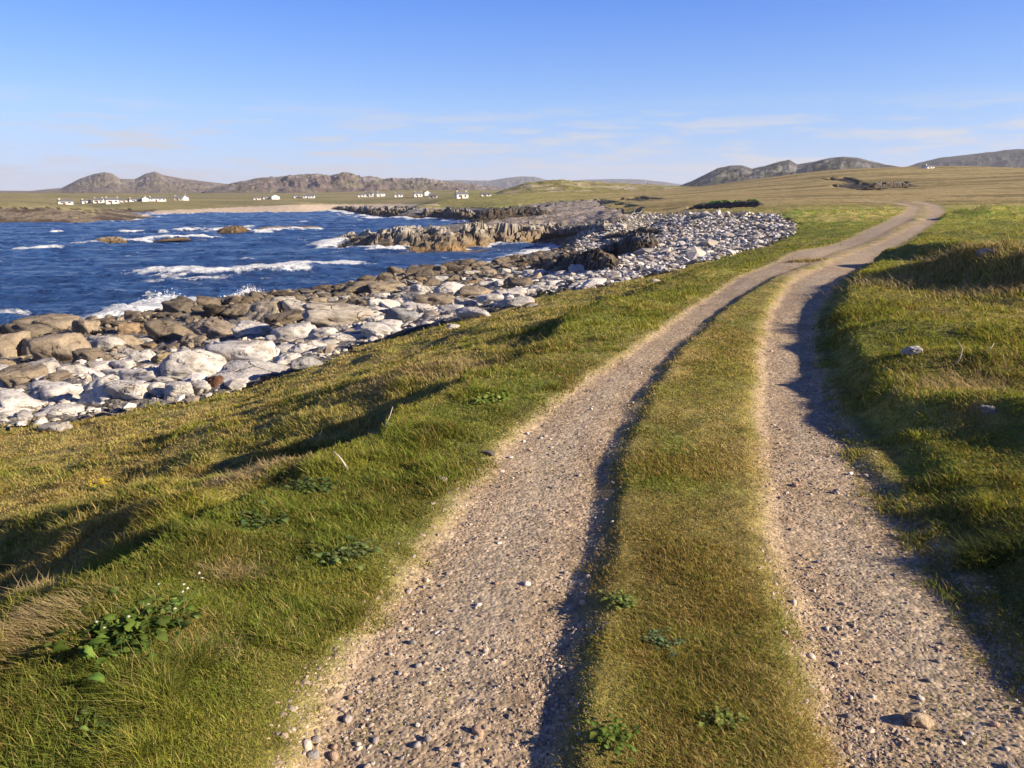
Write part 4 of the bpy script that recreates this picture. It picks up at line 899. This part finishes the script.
def house(u, v, wpx, hpx, label, roof=None, yaw=0., gable=False, wall=None, chim=1, name='cottage', ratio=.55):
    x, y, z = on_ground(u, v); dep = y * cp - (z - EYE) * sp
    w = wpx * dep / F; h = hpx * dep / F
    L_, D_ = (w, w * ratio) if not gable else (w * 1.5, w)
    if L_ < 4: L_ = 4.; D_ = max(D_, 3.)
    wh, rh = h * .70, h * .38
    e = bpy.data.objects.new(name, None); col.objects.link(e); e.location = (x, y, z - .15); e.rotation_euler = (0, 0, -math.atan2(x, y) + yaw + (math.pi / 2 if gable else 0))
    tag(e, label, 'house', 'white houses scattered round the bay')
    a, d = L_ / 2, D_ / 2; wm = wall or WHITE
    prism('wall', [(-a, -d, 0), (a, -d, 0), (a, d, 0), (-a, d, 0), (-a, -d, wh), (a, -d, wh), (a, d, wh), (-a, d, wh), (-a, 0, wh + rh), (a, 0, wh + rh)],
          [[0, 1, 5, 4], [1, 2, 6, 9, 5], [2, 3, 7, 6], [3, 0, 4, 8, 7]], wm, e)
    t, o = .12, .18; k = rh / d
    prism('roof', [(-a - o, -d - o, wh - o * k + .03), (a + o, -d - o, wh - o * k + .03), (a + o, 0, wh + rh + .03), (-a - o, 0, wh + rh + .03), (a + o, d + o, wh - o * k + .03), (-a - o, d + o, wh - o * k + .03),
                   (-a - o, -d - o, wh - o * k + .03 + t), (a + o, -d - o, wh - o * k + .03 + t), (a + o, 0, wh + rh + .03 + t), (-a - o, 0, wh + rh + .03 + t), (a + o, d + o, wh - o * k + .03 + t), (-a - o, d + o, wh - o * k + .03 + t)],
          [[6, 7, 8, 9], [9, 8, 10, 11], [0, 3, 2, 1], [3, 5, 4, 2], [0, 1, 7, 6], [5, 11, 10, 4], [0, 6, 9, 3], [3, 9, 11, 5], [1, 2, 8, 7], [2, 4, 10, 8]], roof or SLATE, e)
    for i in range(chim):
        cx = (-a + .5) if i == 0 else (a - .5)
        box('chimney', cx - .28, cx + .28, -.25, .25, wh + rh * .75, wh + rh + .6, CREAM, e)
    n = 2 if L_ < 7 else 4
    for i in range(n):
        cx = -a + (i + .5) * L_ / n
        if n == 4 and i == 1: continue
        box('window', cx - .45, cx + .45, -d - .02, -d + .05, wh * .38, wh * .80, GLASS, e)
    box('door', -a + .40 * L_ - .4, -a + .40 * L_ + .4, -d - .021, -d + .05, 0.02, wh * .78, DOORM, e)
house(65.5, 204.2, 13, 4.2, 'low white bungalow farthest left on the far shore', yaw=.1)
house(86, 203.4, 6, 3.4, 'tiny white cottage between the leftmost bungalow and the dark gabled house', yaw=.2)
house(99, 203.4, 9, 4.5, 'white house with a dark gabled annexe beneath the left hill', yaw=-.2, chim=2)
house(112.5, 203.8, 12, 5.6, 'largest bright white house beneath the left hill', yaw=.1, chim=2)
house(125.5, 202., 9, 2.6, 'long low white shed right of the largest white house', yaw=.05, chim=0, name='white_shed')
house(136, 201.6, 12, 3., 'long white terrace left of the gabled white house', yaw=.05)
house(145.2, 201.4, 6, 4.2, 'white house showing its gable between two long terraces', gable=True, yaw=.1)
house(157.5, 201.2, 15, 3.7, 'long white terrace with a dark slate roof right of the gabled house', yaw=.1)
house(179, 200.4, 8, 4., 'dark roofed cottage adjoining a white gable, alone on the green', yaw=-.15, wall=CREAM)
house(186, 200.4, 5, 4.6, 'white gable house at the end of the dark roofed cottage', gable=True, yaw=-.1)
house(257, 199.8, 4, 2.4, 'smallest white cottage left of the white pyramid gable', yaw=.1, chim=0)
house(266.5, 199.2, 4.5, 2.8, 'small white cottage close left of the white pyramid gable', yaw=.1, chim=0)
house(275.5, 199.4, 7.5, 4.4, 'white gable like a small pyramid above the strand', gable=True, yaw=.05, chim=0)
house(297, 198, 4.5, 2.8, 'little white cottage between the pyramid gable and the long bungalow', yaw=.1, chim=0)
house(309, 198.3, 11, 3.2, 'long white bungalow above the right end of the strand', yaw=-.1)
house(361.5, 197, 7, 3., 'low white building left of the bright square house', yaw=.1, chim=0)
house(369.5, 197, 8, 4.6, 'bright square white house at the left of the village', yaw=-.2, chim=2)
house(380.5, 196.4, 8, 4., 'white house set back right of the bright square one', yaw=.3)
house(398.5, 197, 8, 3.6, 'white house standing by itself in the middle of the village', yaw=.1)
house(418, 197, 8, 4.6, 'white house left of the cluster of three roofs', yaw=.2, chim=2)
house(427, 195.5, 6, 4.4, 'white gable behind the cluster of village roofs', gable=True, yaw=.15)
house(433, 198.4, 8, 4.2, 'grey walled house in front of the white gable', yaw=-.1, wall=CREAM)
house(461.5, 198.4, 12, 6., 'tall white house at the right end of the village, above the black ledge', yaw=.35, chim=2)
house(486, 196, 4.5, 3., 'pale cottage in the field right of the tall white house', yaw=.1, chim=0)
house(527, 189.6, 8, 3.6, 'white house half hidden behind the left shoulder of the green knoll', yaw=.1)
house(674, 185.4, 10, 4.6, 'dark roofed house alone on the skyline right of the knoll', yaw=.7, roof=SLATE, chim=2)
house(699, 185, 5, 3., 'white cottage at the foot of the dark right hill', yaw=.8, chim=0)
house(928, 168.2, 11, 2.6, 'white farmhouse on the skyline above the tan hillside', yaw=1.0)

# ------------------------------------------------------------------ plants, tufts, sticks, stones near the track
def leafy(name, label, cat, u, v, n, rad, c, seed, z0=None, up=.5, wid=.3, flowers=None):
    """rosette of broad leaves, each a curved pointed strip with a fold along its rib"""
    g = np.random.default_rng(seed); x0, y0, zz = on_ground(u, v); V = []; Fc = []; Cc = []; cnt = []
    n = int(n * 3)
    for i in range(n):
        a = g.uniform(0, 2 * np.pi); Ln = rad * g.uniform(.22, .46); w = Ln * wid * 1.5 * g.uniform(.8, 1.2); el = g.uniform(.15, 1.1) * up * 2; b = len(V)
        ox, oy = g.normal(0, rad * .42, 2); col_ = np.array(c) * np.array([1.05, .9, .8]) * g.uniform(.9, 2.3) * (1 + .15 * g.normal(0, 1, 3) * .4)
        for k in range(7):
            t = max(0, k - 1) / 5; rr_ = Ln * t * math.cos(el); lf = t; hb = min(1, k); h = Ln * (math.sin(el) * t - .55 * t * t) + .02
            ww = (w * 1.25 * math.sin(math.pi * min(1, .12 + .88 * lf)) ** .7 * (.8 + .25 * (k % 2)) * .5 if k > 1 else .0) + .0008
            px, py = x0 + ox * hb + math.cos(a) * rr_, y0 + oy * hb + math.sin(a) * rr_
            for sd, up_ in ((-1, .25), (0, 0), (1, .25)):
                V.append((px - math.sin(a) * ww * sd, py + math.cos(a) * ww * sd, zz + max(h, .006) + ww * up_)); Cc.append(col_ * (1.25 if sd == 0 else 1.))
        for k in range(6):
            for sdx in (0, 1):
                q = b + k * 3 + sdx; Fc += [q, q + 1, q + 4, q + 3]; cnt.append(4)
    me = mesh_np(name, np.array(V), Fc, cnt, True, np.array(Cc)); o = tag(link(name, me, BM), label, cat)
    if flowers:
        fc, nf, fr = flowers
        for i in range(nf):
            V = []; Fc = []; cnt = []; Cc = []; px, py = x0 + g.normal(0, rad * .55), y0 + g.normal(0, rad * .55); h = zz + g.uniform(.05, .11); b = len(V); V.append((px, py, h + .004)); Cc.append(fc)
            for k in range(8):
                a = k * math.pi / 4; q = fr * (1. if k % 2 == 0 else .6); V.append((px + math.cos(a) * q, py + math.sin(a) * q, h + g.normal(0, .002))); Cc.append(fc)
            for k in range(8): Fc += [b, b + 1 + k, b + 1 + (k + 1) % 8]; cnt.append(3)
            link('flower_head', mesh_np('flower_head', np.array(V), Fc, cnt, False, np.array(Cc)), BM, o)
    return o
G1 = (.075, .125, .03)
leafy('leafy_weed', 'large dark leafy weed with a bright green shoot, left foreground', 'plant', 128, 640, 46, .20, (.07, .12, .028), 901, up=.55, flowers=((.62, .58, .45), 5, .008))
leafy('leafy_weed', 'grey green leafy weed low beside the left edge of the track', 'plant', 343, 556, 40, .15, (.10, .145, .055), 902, up=.45)
leafy('leafy_weed', 'dark low weed in the grass below the bleached twig', 'plant', 314, 490, 34, .16, (.055, .085, .03), 903, up=.4)
leafy('leafy_weed', 'bright green weed by the edge of the left rut, farthest up the track', 'plant', 493, 402, 26, .16, (.12, .17, .045), 904, up=.45)
leafy('leafy_weed', 'small pale green weed at the left edge of the middle strip', 'plant', 622, 604, 22, .085, (.11, .16, .05), 905, up=.4)
leafy('leafy_weed', 'small bluish green weed in the middle strip right of the pale one', 'plant', 660, 645, 20, .08, (.08, .125, .06), 906, up=.4)
leafy('leafy_weed', 'small leafy weed low down the middle strip near its left edge', 'plant', 612, 742, 22, .08, G1, 907, up=.4)
leafy('leafy_weed', 'leafy weed growing at the very bottom of the middle strip', 'plant', 728, 724, 20, .075, (.12, .155, .045), 908, up=.4)
leafy('leafy_weed', 'dark spreading weed in the grass left of the bleached twig', 'plant', 262, 522, 30, .15, (.06, .095, .035), 909, up=.4)
leafy('leafy_weed', 'scruffy weed in the grass beneath the large dark leafy one', 'plant', 116, 726, 24, .11, (.08, .13, .04), 910, up=.5)
leafy('yellow_flowers', 'clump of small yellow flowers in the left grass below the shore', 'flowers', 101, 490, 14, .12, (.10, .15, .04), 911, flowers=((.75, .55, .03), 30, .017))
leafy('white_flowers', 'few white daisies and one yellow flower right of the large dark weed', 'flowers', 172, 612, 14, .10, (.09, .14, .04), 912, flowers=((.68, .64, .52), 7, .008))
def dry_tuft(label, u, v, n, rad, hh, seed, c=(.55, .42, .22), ang=None):
    g = np.random.default_rng(seed); x0, y0, z0 = on_ground(u, v); n = int(n * 1.8); hh *= .62; x = x0 + g.normal(0, rad, n); y = y0 + g.normal(0, rad * .6, n); z = height(x, y)
    h = hh * np.exp(g.normal(0, .3, n)); yaw = (g.uniform(0, 2 * np.pi, n) if ang is None else g.normal(ang, .5, n)); r = math.hypot(x0, y0)
    cc = np.array(c) * g.uniform(.7, 1.15, n)[:, None]
    o = blades('dry_grass_tuft', x, y, z, h, np.maximum(.002, .0007 * r) * g.uniform(.7, 1.3, n), h * g.uniform(.8, 2.2, n), yaw, cc * .85, cc); tag(o, label, 'grass tuft')
dry_tuft('matted pale straw tuft at the left edge, below the shadowed turf step', 8, 640, 1500, .16, .06, 921, ang=3.4)
dry_tuft('pale straw tuft on the crest of the turf step right of the dark shadow', 252, 474, 700, .16, .06, 922)
dry_tuft('small straw tuft right of the small scruffy hollow in the left grass', 236, 578, 380, .07, .05, 923)
dry_tuft('pale matted tuft beside the large dark leafy weed', 197, 655, 520, .08, .05, 924)
dry_tuft('straw tuft on the lip of the turf step nearest the left edge', 52, 590, 480, .10, .06, 925)
dry_tuft('biggest pale tuft running along the ridge right of the track', 962, 262, 1500, .75, .16, 926)
dry_tuft('pale tuft at the right edge over the deep shadow of the ridge', 1012, 292, 900, .55, .16, 927)
dry_tuft('straw coloured tuft on the hump below the deep ridge shadow', 985, 388, 800, .30, .10, 928)
dry_tuft('pale tuft on the step where it meets the long dark shadow', 436, 374, 600, .35, .09, 929)
dry_tuft('straw tuft beside the track at the start of the far bend', 806, 262, 700, .2, .10, 930)
dry_tuft('coarse green tussock in the shadow at the edge of the right rut', 985, 562, 500, .08, .09, 931, c=(.13, .15, .04))
WOOD = plain('bleached_wood', (.40, .34, .26), .9, .25, 30)
def stick(label, pts_, rad, name='dry_twig', cat='twig', lift=.03):
    P = []; 
    for i, (u, v, h) in enumerate(pts_):
        x, y, z = on_ground(u, v) if i == 0 else at_r(u, v, P0r)
        if i == 0: P0r = math.hypot(x, y); z += .005
        P.append(np.array((x, y, z)) + np.array((0, h, 0)))
    V = []; Fc = []; n = 6
    for i, p in enumerate(P):
        d = P[min(i + 1, len(P) - 1)] - P[max(i - 1, 0)]; d /= np.linalg.norm(d); a = np.cross(d, (0, .9, .43)); a /= np.linalg.norm(a); b = np.cross(d, a); r = rad * (1 - .6 * i / (len(P) - 1))
        for k in range(n): V.append(p + (a * math.cos(k * 2 * math.pi / n) + b * math.sin(k * 2 * math.pi / n)) * r)
    for i in range(len(P) - 1):
        for k in range(n): Fc.append([i * n + k, i * n + (k + 1) % n, (i + 1) * n + (k + 1) % n, (i + 1) * n + k])
    Fc.append(list(range(n))[::-1]); Fc.append([(len(P) - 1) * n + k for k in range(n)])
    me = mesh_np(name, np.array(V), np.concatenate(Fc), [len(f) for f in Fc], True); return tag(link(name, me, WOOD), label, cat)
stick('bleached forked twig standing out of the left grass', [(348, 472, 0), (343, 464, .02), (338, 458, .03), (331, 454, .05)], .009)
stick('thin pale stalk by the shadowed turf step at the left', [(77, 577, 0), (76, 570, 0), (74, 563, .01)], .005)
stick('bent dry stalk right of the right rut, above the hump', [(955, 368, 0), (960, 358, 0), (966, 350, .05), (962, 344, .05)], .008)
stick('dry branching stalk near the right edge below the ridge', [(985, 358, 0), (990, 350, 0), (997, 344, .04)], .007)
stick('pale dry stem leaning in the grass above the bleached twig', [(384, 428, 0), (389, 418, .02), (392, 408, .04)], .006)
def small_stone(u, v, wpx, hpx, color, label, kind='r'):
    boulder(u - wpx / 2, u + wpx / 2, v - hpx, v, kind, color, label, name='stone', cat='stone', sink=.2)
small_stone(912, 356, 17, 11, (.62, .60, .58), 'rounded white stone in the grass right of the right rut')
small_stone(985, 258, 17, 9, CG, 'grey stone breaking out of the ridge right of the track')
small_stone(990, 414, 14, 8, CG, 'half buried grey stone under the straw hump at the right edge')
small_stone(455, 330, 12, 6, CP, 'pale flat stone on the grass below the middle of the shore')
small_stone(532, 308, 10, 4, CP, 'small white stone on the grass under the tan boulders')
small_stone(655, 283, 9, 4, CP, 'whitish stone in the dark dip beside the cobbles')
small_stone(918, 728, 22, 17, (.62, .48, .33), 'biggest tan stone standing in the right rut', 'b')
small_stone(488, 457, 12, 6, (.20, .17, .14), 'dark stone on the left verge where the grass meets the rut')
small_stone(442, 484, 10, 6, (.42, .36, .28), 'pale stone on the left verge below the dark one')

# ------------------------------------------------------------------ spray thrown up where the swell breaks
def spray(u, v, n, wx, hz, seed):
    g = np.random.default_rng(seed); x0, y0 = at_z(u, v, SEA); r = math.hypot(x0, y0)
    x = x0 + g.normal(0, wx, n); y = y0 + g.normal(0, .6, n) + 1; z = SEA + .1 + np.abs(g.normal(0, hz, n)) * np.exp(-((x - x0) / wx) ** 2 * .5)
    o = scatter_stones('sea_spray', 'stuff', x, y, z, np.exp(g.normal(-2.2, .5, n)) * .5, np.full((n, 3), .82), seed, variants=4, mat=FOAMM)
FOAMM = plain('sea_foam', (.84, .85, .86), .9, .05)
spray(160, 308, 2600, 1.2, .38, 951); spray(245, 299, 1300, .7, .36, 952); spray(345, 246, 1600, 1.6, .4, 953)

# ------------------------------------------------------------------ sea air
def haze():
    H = 9600.; V = [(sx * H, sy * H, z) for z in (-14., 210.) for sx, sy in ((-1, -1), (1, -1), (1, 1), (-1, 1))]
    me = mesh_np('haze', np.array(V, float), np.concatenate([[0, 3, 2, 1], [4, 5, 6, 7], [0, 1, 5, 4], [1, 2, 6, 5], [2, 3, 7, 6], [3, 0, 4, 7]]), [4] * 6, False)
    m = bpy.data.materials.new('sea_air'); m.use_nodes = True; nt = m.node_tree; nt.nodes.remove(nt.nodes['Principled BSDF'])
    p = nt.nodes.new('ShaderNodeVolumePrincipled'); p.inputs['Density'].default_value = 1.05e-4; p.inputs['Color'].default_value = (.86, .88, .96, 1); p.inputs['Anisotropy'].default_value = .1
    nt.links.new(p.outputs[0], nt.nodes['Material Output'].inputs['Volume'])
    tag(link('haze', me, m), kind='stuff')
haze()
